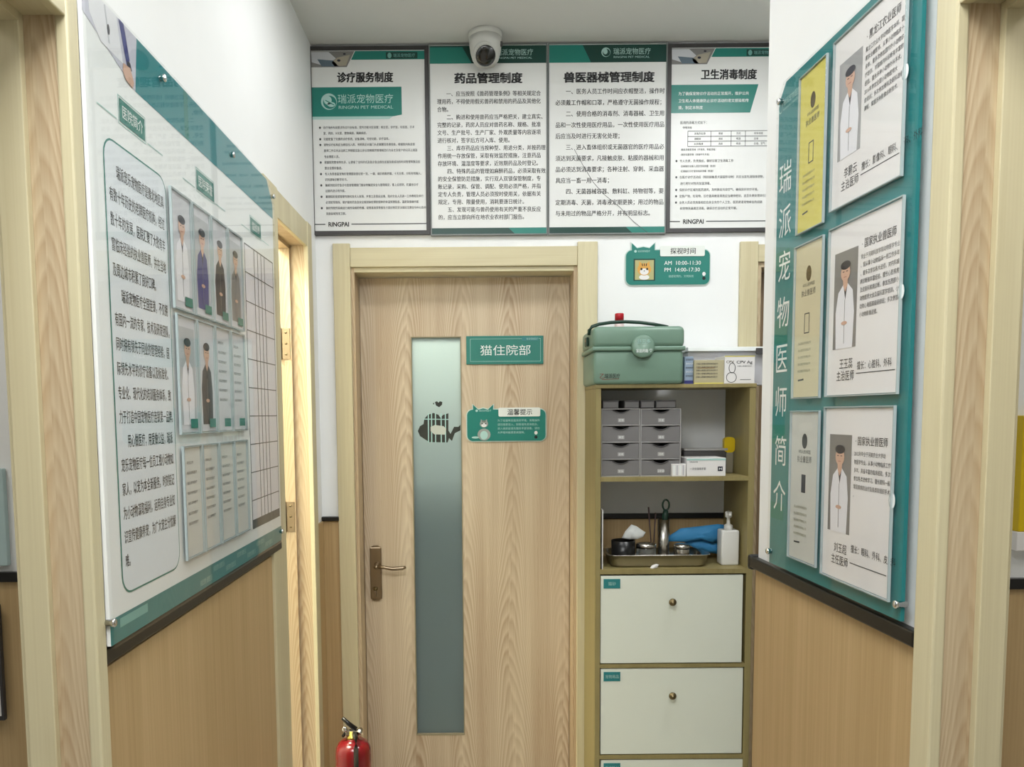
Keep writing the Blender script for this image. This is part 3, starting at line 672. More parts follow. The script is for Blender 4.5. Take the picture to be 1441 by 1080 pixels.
for i, s in enumerate(('为了给猫咪创造良好环境，消毒操作', '请勿随意进入，探视请先咨询前台，', '进入病房前请先做好手部消毒，请勿', '大声喧哗触摸患病猫咪。')): mb.text(s, X(700), Z(592.5+i*5.6), SD*3.7, SD*3.7, y, PALEI, .002)
mb.ell(X(754), Z(610), .006, .007, y, PAPER, 12); mb.ell(X(754), Z(616), .006, .006, y, INK, 12)
mb.build('sign_board', o)

# ------------------------------------------------------------------ wall boards
def screw(F, px, py, y, parent):
    x, z = F.at(px, py, y)
    MB().lathe([(.005, -.014), (.005, 0), (.0065, .001), (.0065, .004), (.005, .0055), (0, .006)], (x, y, z), CHROME, 18, 'y').build('standoff_screw', parent)
def person(mb, x0, x1, z0, z1, y, bg, coat=COAT, dark=PHOTOD):
    w_, h_ = x1-x0, z1-z0; X = lambda a: x0+a*w_; Z = lambda b: z0+b*h_
    mb.rect(x0, x1, z0, z1, y, bg)
    mb.flat([(X(.14), Z(0)), (X(.1), Z(.38)), (X(.2), Z(.58)), (X(.42), Z(.66)), (X(.6), Z(.66)), (X(.82), Z(.58)), (X(.9), Z(.36)), (X(.86), Z(0))], y-.0003, coat)
    mb.flat([(X(.42), Z(.66)), (X(.6), Z(.66)), (X(.52), Z(.50))], y-.0006, dark)
    mb.line((X(.5), Z(.5)), (X(.5), Z(.05)), w_*.015, y-.0006, PHOTOG)
    mb.flat([(X(.42), Z(.64)), (X(.40), Z(.72)), (X(.62), Z(.72)), (X(.6), Z(.64)), (X(.51), Z(.58))], y-.0007, SKIN)
    mb.ell(X(.51), Z(.775), w_*.2, h_*.088, y-.0009, SKIN, 18); mb.ell(X(.51), Z(.85), w_*.215, h_*.045, y-.0012, dark, 18)
    mb.line((X(.40), Z(.785)), (X(.47), Z(.785)), h_*.008, y-.0014, dark); mb.line((X(.55), Z(.785)), (X(.62), Z(.785)), h_*.008, y-.0014, dark)
    mb.line((X(.45), Z(.73)), (X(.57), Z(.73)), h_*.006, y-.0014, mat('photo_lips', (170, 110, 100), .5))
    mb.ell(X(.5), Z(.26), w_*.13, h_*.02, y-.0009, SKIN, 12)

# ---- right board
fy = -.022                                     # front face of the printed panel, on stand-offs
rx1 = R.at(1286, 500, fy+.006)[0]; rx0 = R.at(1085.5, 500, fy-.005)[0]
rz1 = R.at(1094, 126, fy)[1]; rz0 = (R.at(1078, 788, fy)[1]+R.at(1271, 879, fy)[1])/2
rz1 = (rz1+R.at(1224, 3, fy)[1])/2
rbd = thing('doctor_board', 'teal board of doctor profiles on the right wall', 'notice board', ((rx0+rx1)/2, 0, rz0), R)
mb = MB()
mb.prism([(rx0, rz0), (rx1, rz0), (rx1, rz1), (rx0+.03, rz1), (rx0, rz1-.03)], fy, fy+.006, TEALM)
y = fy-.0005
W_ = rx1-rx0
def rl(px, py): return R.at(px, py, y)
cx_ = [R.at(p, q, y) for p, q in ((1105, 250), (1104.5, 312), (1103.5, 375), (1102, 440), (1099.5, 505), (1098.5, 566), (1098, 635), (1096.5, 698))]
for (x, z), c in zip(cx_, '瑞派宠物医师简介'):
    mb.text(c, x, z, .058, .066, y-.0004, WHITEI, -.004, 'c')
x, z = rl(1099, 152); mb.ell(x, z, .009, .012, y-.0004, PALEI, 16); mb.ell(x+.001, z-.001, .007, .009, y-.0007, TEALM, 16)
mb.text('瑞派宠物医疗', x+.012, z+.004, .012, .014, y-.0004, PALEI); mb.text('RINGPAI PET MEDICAL', x+.012, z-.009, .0065, .006, y-.0004, PALEI)
for k, (a, b) in enumerate(((.10, .135), (.26, .30), (.47, .52), (.62, .66), (.80, .83))):
    mb.rect(rx0+.004, rx0+.062, rz0+(rz1-rz0)*a, rz0+(rz1-rz0)*b, y-.0001, TEAL)
mb.build('printed_panel', rbd)
MB().prism([(rx0, rz0), (rx1, rz0), (rx1, rz1), (rx0+.03, rz1), (rx0, rz1-.03)], fy-.005, fy-.0022, ACR).build('acrylic_cover', rbd)
for p in ((1082, 776), (1263, 851), (1098, 143)): screw(R, p[0], p[1], fy-.005, rbd)
def quadlocal(F, q, y):
    pts = [F.at(a, b, y) for a, b in q]               # TL TR BR BL
    return (pts[0][0]+pts[3][0])/2, (pts[1][0]+pts[2][0])/2, (pts[2][1]+pts[3][1])/2, (pts[0][1]+pts[1][1])/2
def pocket(F, q, y, parent, label, notch=True):
    x0, x1, z0, z1 = quadlocal(F, q, y-.006)
    mb = MB().box(x0, x1, y-.006, y-.0045, z0, z1, POCK)
    mb.frame(x0, x1, z0, z1, .002, y-.0045, mat('pocket_edge', (178, 190, 190), .2), y)
    o = mb.build('acrylic_pocket', parent, label=label)
    return o, x0, x1, z0, z1
py_ = fy-.005
docs = [(((1170, 57), (1275, -32), (1266, 247), (1166, 300)), '李鹏云', '主治医师', ('A', '黑龙江农业大学动物医学本科，国家执业兽医师，从事小动物临床十余年，曾多次参加国内外小动物诊疗培训，对猫病内科诊断有丰富的经验。擅长多种小动物外科手术。2016年参加全国小动物医师大会培训；多次参加骨科及眼科进修课程，掌握多种影像诊断技术。'), '擅长：影像科、眼科、牙科、外科', '黑龙江农业医师'),
        (((1165, 321), (1268, 278), (1261, 553), (1158, 561)), '王玉蕊', '主治医师', ('B', '毕业于河南科技学院动物医学专业，现从事小动物临床一线工作多年，曾多次参加各大进修，对内科疾病诊断有丰富经验，擅长心脏疾病及皮肤科疾病诊断。参加东西部小动物医师大会及猫科医学培训，小动物心电图高级研修班；多次参加小动物影像进修。'), '擅长：心脏科、外科', '国家执业兽医师'),
        (((1156.5, 575), (1257, 568), (1247, 848), (1153, 808)), '刘玉超', '主任医师', ('C', '2012年毕业于河南农业大学动物医学专业，从事小动物临床工作多年，具备丰富的临床经验，多次参加各类进修学习。擅长眼科一般常见疾病的治疗及各类软组织手术。'), '擅长：眼科、外科、皮肤科', '国家执业兽医师')]
for i, (q, nm, ti, (k_, body), sk, head) in enumerate(docs):
    o, x0, x1, z0, z1 = pocket(R, q, py_, rbd, ('top', 'middle', 'bottom')[i]+' clear pocket holding a doctor profile')
    w_, h_ = x1-x0, z1-z0; X = lambda a: x0+a*w_; Z = lambda b: z0+b*h_
    y = py_-.0010
    mb = MB().box(x0+.003, x1-.003, y, y+.0006, z0+.003, z1-.003, PAPER); y -= .0003
    ph = MATS['photo_grey'] if i != 0 else mat('photo_pale_grey', (160, 160, 160), .5)
    person(mb, X(.09), X(.43), Z(.28), Z(.84), y, ph)
    mb.text('· '+head, X(.48), Z(.87-.03*i), w_*.058, w_*.075, y, INK, .012)
    n = 15; cw = w_*.49/n; ls = [body[j:j+n] for j in range(0, len(body), n)]
    for j, s in enumerate(ls[:12]): mb.text(s, X(.47), Z(.80-.03*i-j*.0455), cw, cw*1.25, y, INKG, .006)
    mb.text(nm, X(.20), Z(.19), w_*.066, w_*.085, y, INK, .008); mb.text(ti, X(.16), Z(.12), w_*.066, w_*.085, y, INK, .008)
    mb.text(sk, X(.46), Z(.17 if i != 2 else .21), w_*.050, w_*.068, y, INK, .008)
    mb.rect(X(.45), X(.95), Z(.125), Z(.130), y, INKG)
    mb.ell(X(.99), Z(.52), w_*.04, h_*.045, y-.0002, MATS['pocket_edge'], 16); mb.ell(X(.995), Z(.52), w_*.035, h_*.038, y-.0004, WHITEI, 16)
    mb.build('profile_sheet', o)
certs = [(((1122.5, 112), (1160.5, 75), (1157, 311), (1118, 334)), CERT, 'yellow certificate at the top'),
         (((1116, 348), (1155, 332), (1152, 558), (1112, 564)), CERTW, 'cream certificate in the middle'),
         (((1110, 579), (1149, 577), (1147, 798), (1106, 786)), CERTG, 'grey certificate at the bottom')]
for i, (q, m, lb_) in enumerate(certs):
    o, x0, x1, z0, z1 = pocket(R, q, py_, rbd, 'clear pocket with '+lb_)
    w_, h_ = x1-x0, z1-z0; X = lambda a: x0+a*w_; Z = lambda b: z0+b*h_; y = py_-.001
    mb = MB().box(x0+.003, x1-.003, y, y+.0006, z0+.003, z1-.003, m); y -= .0003
    mb.ell(X(.5), Z(.80), w_*.09, h_*.05, y, INKG if i == 2 else BRONZE, 14); mb.text('执业兽医师', X(.5), Z(.68), w_*.1, w_*.12, y, INKG, 0, 'c'); mb.text('中华人民共和国', X(.5), Z(.73), w_*.06, w_*.07, y, INKG, 0, 'c')
    if i != 2: mb.frame(X(.38), X(.56), Z(.42), Z(.55), .002, y, INKG)
    else: mb.rect(X(.42), X(.56), Z(.46), Z(.58), y, PHOTOD)
    for j in range(5): mb.text('执业兽医师资格证书', X(.18), Z(.36-j*.045), w_*.05, w_*.05, y, mat('faint_ink', (140, 138, 110), .6))
    mb.line((X(.2), Z(.12)), (X(.4), Z(.125)), .003, y, INKG)
    mb.build('certificate_sheet', o)

# ---- left board
fy = -.022
lx0 = L.at(131.5, 500, fy+.006)[0]; lx1 = L.at(391.5, 500, fy-.005)[0]
lz1 = (L.at(190, 50, fy)[1]+L.at(345, 222, fy)[1])/2; lz0 = (L.at(152, 905, fy)[1]+L.at(403, 760, fy)[1])/2
lbd = thing('hospital_board', 'wide white and teal hospital introduction board on the left wall', 'notice board', ((lx0+lx1)/2, 0, lz0), L)
mb = MB(); y = fy-.0005
BW = mat('board_white', (238, 240, 239), .3)
mb.prism([(lx0, lz0), (lx1, lz0), (lx1, lz1-.05), (lx1-.05, lz1), (lx0, lz1)], fy, fy+.006, BW)
def P(px, py): return L.at(px, py, y)
tz = P(187, 122)[1]; tz2 = P(378, 305)[1]; px1 = P(190, 60)[0]; tz = (tz+tz2)/2
mb.flat([(px1-.006, tz), (lx1, tz), (lx1, lz1-.05), (lx1-.05, lz1), (px1+.006, lz1)], y, TEALB)
mb.flat([(P(259, 160)[0], tz), (P(264, 160)[0]+.002, tz), (P(264, 160)[0]+.002, lz1), (P(259, 160)[0], lz1)], y-.0002, TEAL)
# picture of a coat and hands, top left
mb.flat([(lx0, lz1), (px1+.006, lz1), (px1-.006, tz), (lx0, tz+.045)], y, mat('picture_lilac', (196, 196, 208), .4))
u = lambda a, b: (lx0+a*(px1-lx0), tz+b*(lz1-tz))
mb.flat([u(.1, 1), u(.62, 1), u(.72, .28), u(.3, .30), u(.12, .6)], y-.0003, COAT)
mb.flat([u(.66, 1), u(.76, 1), u(.86, .45), u(.8, .3)], y-.0006, NAVY); mb.flat([u(.80, .40), u(.86, .42), u(.9, .30), u(.8, .22)], y-.0008, PHOTOD)
mb.flat([u(.72, .30), u(.86, .32), u(.93, .12), u(.9, .0), u(.76, .04), u(.7, .16)], y-.0010, SKIN)
mb.line(u(.4, .98), u(.46, .4), .004, y-.0006, PHOTOL); mb.ell(*u(.45, .62), .004, .008, y-.0008, PHOTOD, 8)
# tags
def tagbox(tl, br, s, cw):
    x0, z1_ = P(*tl); x1, z0_ = P(*br); mb.rect(x0, x1, z0_, z1_, y-.0003, TEAL); mb.frame(x0-.004, x1+.004, z0_-.004, z1_+.004, .0015, y-.0001, PALEI)
    mb.text(s, (x0+x1)/2, (z0_+z1_)/2, (x1-x0)*cw, (z1_-z0_)*.62, y-.0006, WHITEI, .004, 'c')
    mb.line((x0-.07, z0_), (x0-.01, z0_), .002, y-.0001, PALEI); mb.line((x1+.01, z0_), (x1+.07, z0_), .002, y-.0001, PALEI)
tagbox((167, 137), (204, 199), '医院简介', .21); tagbox((276, 238), (301, 285), '医院荣誉', .21); tagbox((352, 305), (367, 337), '值班表', .26)
# text box
qx0, qx1, qz0, qz1 = quadlocal(L, ((140, 182), (229, 250), (257, 797), (176, 838)), y)
mb.prism(rrect(qx0, qx1, qz0, qz1, .03), y-.0002, y, TEAL); mb.prism(rrect(qx0+.003, qx1-.003, qz0+.003, qz1-.003, .027), y-.0005, y-.0003, mat('box_blue_white', (226, 231, 236), .3))
body = ['__瑞派宠乐宠物医疗是豫北地区具', '有数十年历史的老牌医疗机构，经过', '数十年的发展，医院汇聚了大批有丰', '富临床经验的执业兽医师，并在当地', '及周边城市积累了良好口碑。', '__瑞派宠物医疗全国连锁，不仅拥', '有国内一流的专家、技术及研发团队，', '同时拥有领先于同业的管理经验，国', '际领先水平的诊疗设备以及标准化、', '专业化、现代化的培训服务体系，致', '力于打造中国宠物医疗连锁第一品牌。', '__用心做医疗，用爱做公益，瑞派', '宠乐宠物医疗每一位员工视小动物如', '家人，以宠为本全新服务。时刻铭记', '为小动物谋取福利，运用自身专业知', '识宣传健康养宠，为广大宠主分忧解', '难。']
tz1 = P(193, 262)[1]; tz0 = P(178, 790)[1]; cw = (qx1-qx0)*.90/16.3
for i, s in enumerate(body):
    ind = 0
    while s.startswith('_'): s = s[1:]; ind += 1
    mb.text(s, qx0+(qx1-qx0)*.055+ind*cw, tz1+(tz0-tz1)*i/16, cw, (tz1-tz0)/16*.60, y-.0008, INK, .006)
# schedule table
sx0, sx1, sz0, sz1 = quadlocal(L, ((344, 340), (383, 371), (394, 727), (355, 745)), y)
mb.rect(sx0, sx1, sz0, sz1, y-.0002, mat('table_white', (232, 228, 234), .3)); mb.frame(sx0, sx1, sz0, sz1, .003, y-.0004, INKG); mb.rect(sx0, sx1, sz0, sz0+.022, y-.0006, INKG)
for k in (.30, .42, .54, .66): mb.rect(sx0+(sx1-sx0)*k, sx0+(sx1-sx0)*k+.004, sz0, sz1, y-.0006, INKG)
for k in range(1, 10): z = sz0+(sz1-sz0)*k/10; mb.rect(sx0, sx1, z, z+.0022, y-.0006, INKG)
# bottom band
bz = (P(152, 862)[1]+P(402, 744)[1])/2
mb.rect(lx0, lx1, lz0, bz, y, TEALM); mb.rect(P(168, 855)[0], P(207, 838)[0], lz0+.02, lz0+.034, y-.0003, TEALL)
for k in range(7): mb.text('关爱宠物 健康生活', lx0+.36+k*.075, (bz+lz0)/2+(.008 if k % 2 else -.006), .008, .013, y-.0003, PALEI)
mb.build('printed_panel', lbd)
MB().prism([(lx0, lz0-.004), (lx1, lz0-.004), (lx1, lz1-.05), (lx1-.05, lz1), (lx0, lz1)], fy-.005, fy-.0022, ACR).build('acrylic_cover', lbd)
for p in ((158, 877), (396, 748), (384, 277), (229, 110), (327, 218)): screw(L, p[0], p[1], fy-.005, lbd)
# twelve pockets, 4 columns x 3 rows
rowsq = [((239, 256), (343, 338), (346, 463), (249, 439)), ((249, 444), (346, 468), (350, 609), (257, 608)), ((259, 626), (349.5, 621), (355, 748), (265, 787))]
py_ = fy-.005
for r_, q in enumerate(rowsq):
    X0, X1, Z0, Z1 = quadlocal(L, q, py_-.006)
    for c_ in range(4):
        x0 = X0+(X1-X0)*c_/4+.003; x1 = X0+(X1-X0)*(c_+1)/4-.003; z0, z1 = Z0, Z1
        mb = MB().box(x0, x1, py_-.006, py_-.0045, z0, z1, POCK); mb.frame(x0, x1, z0, z1, .003, py_-.0045, MATS['pocket_edge'], py_)
        o = mb.build('acrylic_pocket', lbd)
        yy = py_-.001; w_, h_ = x1-x0, z1-z0
        mb = MB().box(x0+.004, x1-.004, yy, yy+.0006, z0+.004, z1-.004, PHOTOL if r_ < 2 else CERTG); yy -= .0003
        if r_ < 2 and not (r_ == 1 and c_ > 1):
            person(mb, x0+w_*.1, x1-w_*.1, z0+h_*.08, z1-h_*.1, yy, mat('photo_mist', (176, 180, 182), .5) if (c_+r_) % 2 else PHOTOL, (COAT, NAVY, PHOTOD, PHOTOG)[c_] if r_ == 0 else (COAT, PHOTOD, NAVY, COAT)[c_])
            mb.rect(x1-w_*.45, x1-w_*.08, z0+h_*.05, z0+h_*.13, yy-.0016, TEAL)
        else:
            for k in range(7): mb.text('荣誉证书' if k == 0 else '瑞派宠物医疗', x0+w_*.2, z1-h_*(.15+k*.09), w_*.09, h_*.03, yy, INKG)
            if r_ == 1: mb.rect(x1-w_*.5, x1-w_*.08, z0+h_*.05, z0+h_*.13, yy, TEAL)
        mb.build('certificate_sheet', o)

# ------------------------------------------------------------------ shelving unit
YC = 2.46; SC = YC/F_PX
def bx(px, py=583, Y=YC): return B.at(px, py, Y)[0]
def bz_(py, px=945, Y=YC): return B.at(px, py, Y)[1]
kx0, kx1 = bx(837.5, 800), bx(1059, 800); ix0, ix1 = kx0+.017, bx(1050.5, 800); YK = YB-.02
cab = thing('shelving_unit', 'tall narrow olive oak shelving unit with open shelves above cream drawers', 'shelving unit', ((kx0+kx1)/2, YC, 0))
MB().box(kx0, ix0, YC, YK, 0, bz_(546), CABW, .001).build('side_panel', cab); MB().box(ix1, kx1, YC, YK, 0, bz_(546), CABW, .001).build('side_panel', cab)
ztop = bz_(540.7); MB().box(kx0-.001, kx1+.001, YC-.003, YK, bz_(546), ztop, CABW, .001).build('top_panel', cab)
zs1 = bz_(671.5); MB().box(ix0, ix1, YC, YK, bz_(677.5), zs1, CABW).build('shelf', cab)
zs2 = bz_(801.5); MB().box(ix0, ix1, YC, YK, bz_(808), zs2, CABW).build('shelf', cab)
for a, b in ((935, 940), (1063, 1068.5), (1190, 1196)): MB().box(ix0, ix1, YC, YK, bz_(b), bz_(a), CABW).build('shelf', cab)
MB().box(ix0, ix1, YC+.01, YK, .0, .06, CABW).build('plinth', cab)
DRK = mat('drawer_gap_shadow_board', (60, 56, 36), .7)
for i, (a, b) in enumerate(((810, 934), (941, 1062), (1069.5, 1189))):
    z1, z0 = bz_(a)-.001, bz_(b)+.001; x0, x1 = bx(845.5, a)+.0, bx(1046, a)
    d = MB().box(x0, x1, YC+.001, YC+.017, z0, z1, DRAWW, .0012).box(x0+.01, x1-.01, YC+.017, YK-.03, z0+.01, z1-.02, DRAWW).build('drawer', cab)
    kx, kz = B.at(944.5, a+36, YC)
    MB().lathe([(.004, 0), (.004, .012), (.011, .016), (.0125, .021), (.010, .027), (0, .029)], (kx, YC+.001, kz), BRONZE, 20, 'y').build('knob', d, label='aged brass knob')
    tx0, tx1 = bx(849.5, a), bx(873, a)
    mb = MB().box(tx0, tx1, YC-.0002, YC+.001, z1-.041, z1-.010, TEALM); mb.text(('猫砂', '宠物用品', '医疗耗材')[i], (tx0+tx1)/2, z1-.0255, .0115 if i else .013, .013, YC-.0006, PALEI, 0, 'c')
    mb.build('label_sticker', d, label='small teal label sticker')

# ---- things on top
ym = YC-.015
mx0, mx1 = bx(835.5, 520, ym), bx(962, 520, ym); mz1 = B.at(900, 493, ym)[1]
kit = thing('medicine_box', 'sage green plastic medicine box with a round latch on top of the shelving', 'medicine box', ((mx0+mx1)/2, ym, ztop))
md = YB-.03
mb = MB().box(mx0, mx1, ym, md, ztop, mz1, GREENP, .012, 4)
mb.text('乙', mx0+.018, ztop+.026, .017, .018, ym-.0006, mat('red_brown_ink', (120, 44, 34), .5), .01); mb.text('瑞派医疗', mx0+.034, ztop+.026, .0125, .016, ym-.0006, INK, .012); mb.line((mx0+.025, ztop+.015), (mx0+.08, ztop+.017), .0015, ym-.0006, MATS['red_brown_ink'])
mb.build('body', kit)
lzt = B.at(900, 459, ym)[1]
mb = MB().box(mx0-.005, mx1+.005, ym-.005, md, mz1-.002, mz1+.012, GREENP, .004, 3).box(mx0-.003, mx1+.003, ym-.003, md, mz1+.008, lzt, GREENP, .016, 4); mb.build('lid', kit)
mb = MB(); n = 14
pts = [(lambda q: (q[0], ym+.06, q[1]))(B.at(a, b, ym+.06)) for a, b in ((829, 472), (829, 465), (833, 460), (843, 456.5), (860, 454), (880, 453), (900, 454), (920, 456.5), (940, 460.5))]
mb.tube(pts, .0055, GREEND, 8); mb.box(mx0-.012, mx0-.004, (ym+md)/2-.04, (ym+md)/2, lzt-.055, lzt-.025, GREEND, .003).box(mx0-.0125, mx0-.010, (ym+md)/2-.035, (ym+md)/2-.005, lzt-.04, lzt-.03, BRONZE, .001)
mb.build('carry_handle', kit, label='dark green carry handle')
qx, qz = B.at(905, 488, ym-.012)
mb = MB().lathe([(.036, 0), (.036, .012), (.034, .016), (.031, .0175), (0, .018)], (qx, ym-.002, qz), GREENP, 36, 'y')
mb.text('舒三多', qx, qz+.015, .0145, .015, ym-.0212, PALEI, 0, 'c'); mb.text('家庭药箱', qx-.005, qz-.014, .0095, .012, ym-.0212, WHITEI, .01, 'c'); mb.text('♡', qx+.022, qz-.013, .012, .014, ym-.0212, WHITEI, .01, 'c')
mb.build('round_latch', kit)
# little bottle behind the kit: stands on the kit lid at the back
bxx = B.at(868.5, 445, 2.66)[0]; bzt = B.at(868, 441.5, 2.62)[1]
bt = thing('medicine_bottle', 'small red capped bottle standing behind the carry handle of the green box', 'bottle', (bxx, 2.62, lzt))
MB().lathe([(.015, 0), (.0155, .004), (.0155, (bzt-lzt)*.5), (.013, (bzt-lzt)*.58)], (bxx, 2.62, lzt), mat('pinkish_white_plastic', (228, 206, 204), .4), 20).build('bottle_body', bt)
MB().lathe([(.0148, (bzt-lzt)*.56), (.0152, bzt-lzt-.002), (.014, bzt-lzt)], (bxx, 2.62, lzt), mat('red_cap', (176, 22, 36), .35), 20).build('cap', bt)
# cartons right of the kit
def carton(name, label, px0, px1, ptop, Y, D, m, zb, details=None, group=None):
    x0, x1 = bx(px0, ptop, Y), bx(px1, ptop, Y); z1 = B.at(px0, ptop, Y)[1]
    mb = MB().box(x0, x1, Y, Y+D, zb, z1, m, .0012)
    if details: details(mb, x0, x1, zb, z1, Y-.0006)
    return mb.build(name, org=((x0+x1)/2, Y+D/2, zb), label=label, cat='carton', group=group)
GCART = mat('pale_grey_card', (196, 196, 200), .5); BEI = mat('beige_card', (178, 170, 138), .5); BLG = mat('blue_grey_card', (150, 168, 190), .5)
def dA(mb, x0, x1, z0, z1, y):
    for k in range(5): mb.text('胶体金检测卡', x0+.004, z1-.010-k*.013, .0045, .007, y, (INKG, WHITEI)[k % 2])
    mb.rect(x0, x1, z0, z0+.012, y, NAVY)
carton('test_kit_carton', 'narrow blue grey carton standing against the green box', 963.5, 976, 502, YC+.03, .1, BLG, ztop, dA)
def dB(mb, x0, x1, z0, z1, y):
    mb.rect(x0, x1, z0, z0+.004, y, CERT)
    for k in range(5): mb.text('犬细小病毒抗原检测试纸卡', x0+.006, z1-.012-k*.0105, .0058, .0062, y-.0002, INKG)
    mb.rect(x0+.01, x1-.03, z1-.026, z1-.0245, y-.0003, mat('rust_ink', (140, 100, 60), .5))
carton('test_kit_carton', 'beige lying test kit carton between the blue grey one and the white one', 977, 1019, 507, YC+.02, .1, BEI, ztop, dB)
def dC(mb, x0, x1, z0, z1, y):
    mb.rect(x0, x1, z1-.003, z1, y, CERT); mb.text('CPV', x0+.004, z1-.019, .014, .012, y, BRONZE, 0)
    mb.text('CPV Ag', x0+.037, z1-.02, .0115*1.4, .013, y, INK, .01); mb.text('犬细小病毒检测卡', x0+.04, z1-.033, .0058, .005, y, INKG)
    
    for (ex, ez, ra, rb) in ((x0+.024, z0+.050, .010, .016), (x0+.022, z0+.020, .016, .016)):
        q = [(ex+ra*math.cos(2*PI*k/18), ez+rb*math.sin(2*PI*k/18)) for k in range(19)]
        for a_, b_ in zip(q, q[1:]): mb.line(a_, b_, .0018, y, INKG)
    mb.rect(x0+.05, x1-.012, z0+.012, z0+.0135, y, INKG)
carton('test_kit_carton', 'white carton marked CPV Ag at the right end of the shelving top', 1020, 1062.5, 501, YC+.012, .1, PAPER, ztop, dC)
x0, x1 = bx(968, 500, YC+.14), bx(1082, 500, YC+.14); zc = B.at(1000, 495, YC+.14)[1]
o = thing('flat_carton', 'large pale grey carton behind the test kits, sticking out past the shelving', 'carton', ((x0+x1)/2, YC+.18, ztop))
MB().box(x0, x1, YC+.14, YK, ztop, zc, GCART, .001).build('box_body', o)
mb = MB().box(x0-.004, x1+.004, YC+.125, YK, zc, zc+.014, WHITEI, .0015).box(x1-.05, x1+.006, YC+.118, YC+.124, zc-.012, zc+.009, DKBOX, .001); mb.build('lid', o)

# ---- upper open shelf
ys = YC+.03
def minidrawers(px0, px1, label, tags_):
    x0, x1 = bx(px0, 620, ys), bx(px1, 620, ys); z0, z1 = zs1, B.at(px0, 575.5, ys)[1]; D = .15
    o = thing('mini_drawer_tower', label, 'drawer unit', ((x0+x1)/2, ys, z0), group='mini drawer towers on the upper shelf')
    h = (z1-z0)/4; mb = MB(); t = .0025
    mb.box(x0, x0+t, ys, ys+D, z0, z1, GREYF).box(x1-t, x1, ys, ys+D, z0, z1, GREYF).box(x0, x1, ys+D-t, ys+D, z0, z1, GREYF)
    for k in range(5): mb.box(x0+t, x1-t, ys, ys+D-t, z0+k*h-(t if k == 4 else 0), z0+k*h+(0 if k == 4 else t), GREYF)
    mb.build('frame', o)
    for k in range(4):
        a, b = z0+k*h+t+.0008, z0+(k+1)*h-t*.4-.001; xa, xb = x0+t+.001, x1-t-.001; cx0 = (xa+xb)/2
        n = 9; dip = [(cx0-.026+.052*i/n, b-.0025-.009*math.sin(PI*i/n)) for i in range(n+1)]
        poly = [(xa, a), (xb, a), (xb, b)]+dip[::-1]+[(xa, b)]
        mb = MB().prism(poly, ys+.002, ys+.005, GREYP).box(xa, xa+.0015, ys+.005, ys+D-.01, a, b-.004, GREYP).box(xb-.0015, xb, ys+.005, ys+D-.01, a, b-.004, GREYP).box(xa, xb, ys+.005, ys+D-.01, a, a+.0015, GREYP)
        d = mb.build('drawer', o)
        MB().tube([(p[0], ys+.001, p[1]-.0008) for p in dip], .0018, DKBOX, 6).build('handle', d)
        mb = MB().rect(cx0-.009, cx0+.012, a+.008, a+.020, ys+.0012, GREYF); mb.text(tags_[k], cx0+.0015, a+.014, .008, .009, ys+.0008, WHITEI, 0, 'c'); mb.build('label', d)
    return z1
zt = minidrawers(846.3, 900.6, 'grey four drawer tower at the left end of the upper shelf', ('针头', '纱布', '棉签', '胶带'))
minidrawers(901.6, 958, 'grey four drawer tower beside the white glove carton', ('注射器', '刀片', '缝线', '手套'))
for (a, b), s in zip(((848, 871), (878.5, 900), (901.5, 921.5), (923, 951.5)), ('leftmost', 'second from the left', 'third from the left', 'rightmost and widest')):
    x0, x1 = bx(a, 570, ys+.01), bx(b, 570, ys+.01)
    MB().box(x0, x1, ys+.012, ys+.11, zt, zt+.0265, DKBOX, .002).box(x0+.003, x1-.003, ys+.0105, ys+.0125, zt+.003, zt+.021, GREYP).build('small_grey_box', org=((x0+x1)/2, ys+.06, zt), label='small charcoal box on the drawer towers, '+s, cat='box', group='charcoal boxes on the drawer towers')
x0, x1 = bx(847, 555, ys+.13), bx(875, 555, ys+.13)
def dG(mb, x0, x1, z0, z1, y):
    mb.rect(x0, x1, z1-.008, z1-.002, y, PALEI)
    mb.text('一次性使用手套', x0+.010, z0+.024, .0075, .009, y, INKG); mb.text('丁腈检查手套', x0+.006, z1-.013, .005, .005, y, INKG)
    mb.rect(x1-.026, x1-.010, z0+.016, z0+.031, y, PHOTOD); mb.text('M', x1-.018, z0+.0235, .014, .010, y-.0004, WHITEI, .01, 'c')
carton('glove_carton', 'white glove carton with a dark M square on the upper shelf', 966.5, 1021.5, 645, YC+.02, .11, PAPER, zs1, dG)
def dS(mb, x0, x1, z0, z1, y):
    for k in range(4): mb.rect(x0+.004+k*.010, x0+.009+k*.010, z0+.004, z1-.004, y, GCART if k % 2 else WHITEI)
carton('small_white_carton', 'small white carton of swabs left of the glove carton', 945.8, 965.5, 653.5, YC+.018, .03, PAPER, zs1, dS)
x0, x1 = bx(959, 640, YC+.16), bx(1020, 640, YC+.16); z1 = B.at(990, 634, YC+.16)[1]
MB().box(x0, x1, YC+.130, YC+.17, zs1, z1, DKBOX, .004, 3).box(x0, x1, YC+.128, YC+.172, z1, z1+.008, GREYF, .002).build('lidded_container', org=((x0+x1)/2, YC+.18, zs1), label='dark lidded container behind the glove carton', cat='container')
yx, yz = B.at(1025, 627, YC+.14)
o = thing('yellow_brush', 'yellow headed brush standing in the right corner of the upper shelf', 'brush', (yx, YC+.14, zs1))
mb = MB(); mb.prism(rrect(yx-.017, yx+.019, yz-.024, yz+.028, .012), YC+.130, YC+.150, YEL); mb.build('head', o)
MB().box(yx-.015, yx+.015, YC+.130, YC+.150, zs1, yz-.022, mat('clear_grey_plastic', (140, 134, 116), .3), .004, 3).build('handle', o)

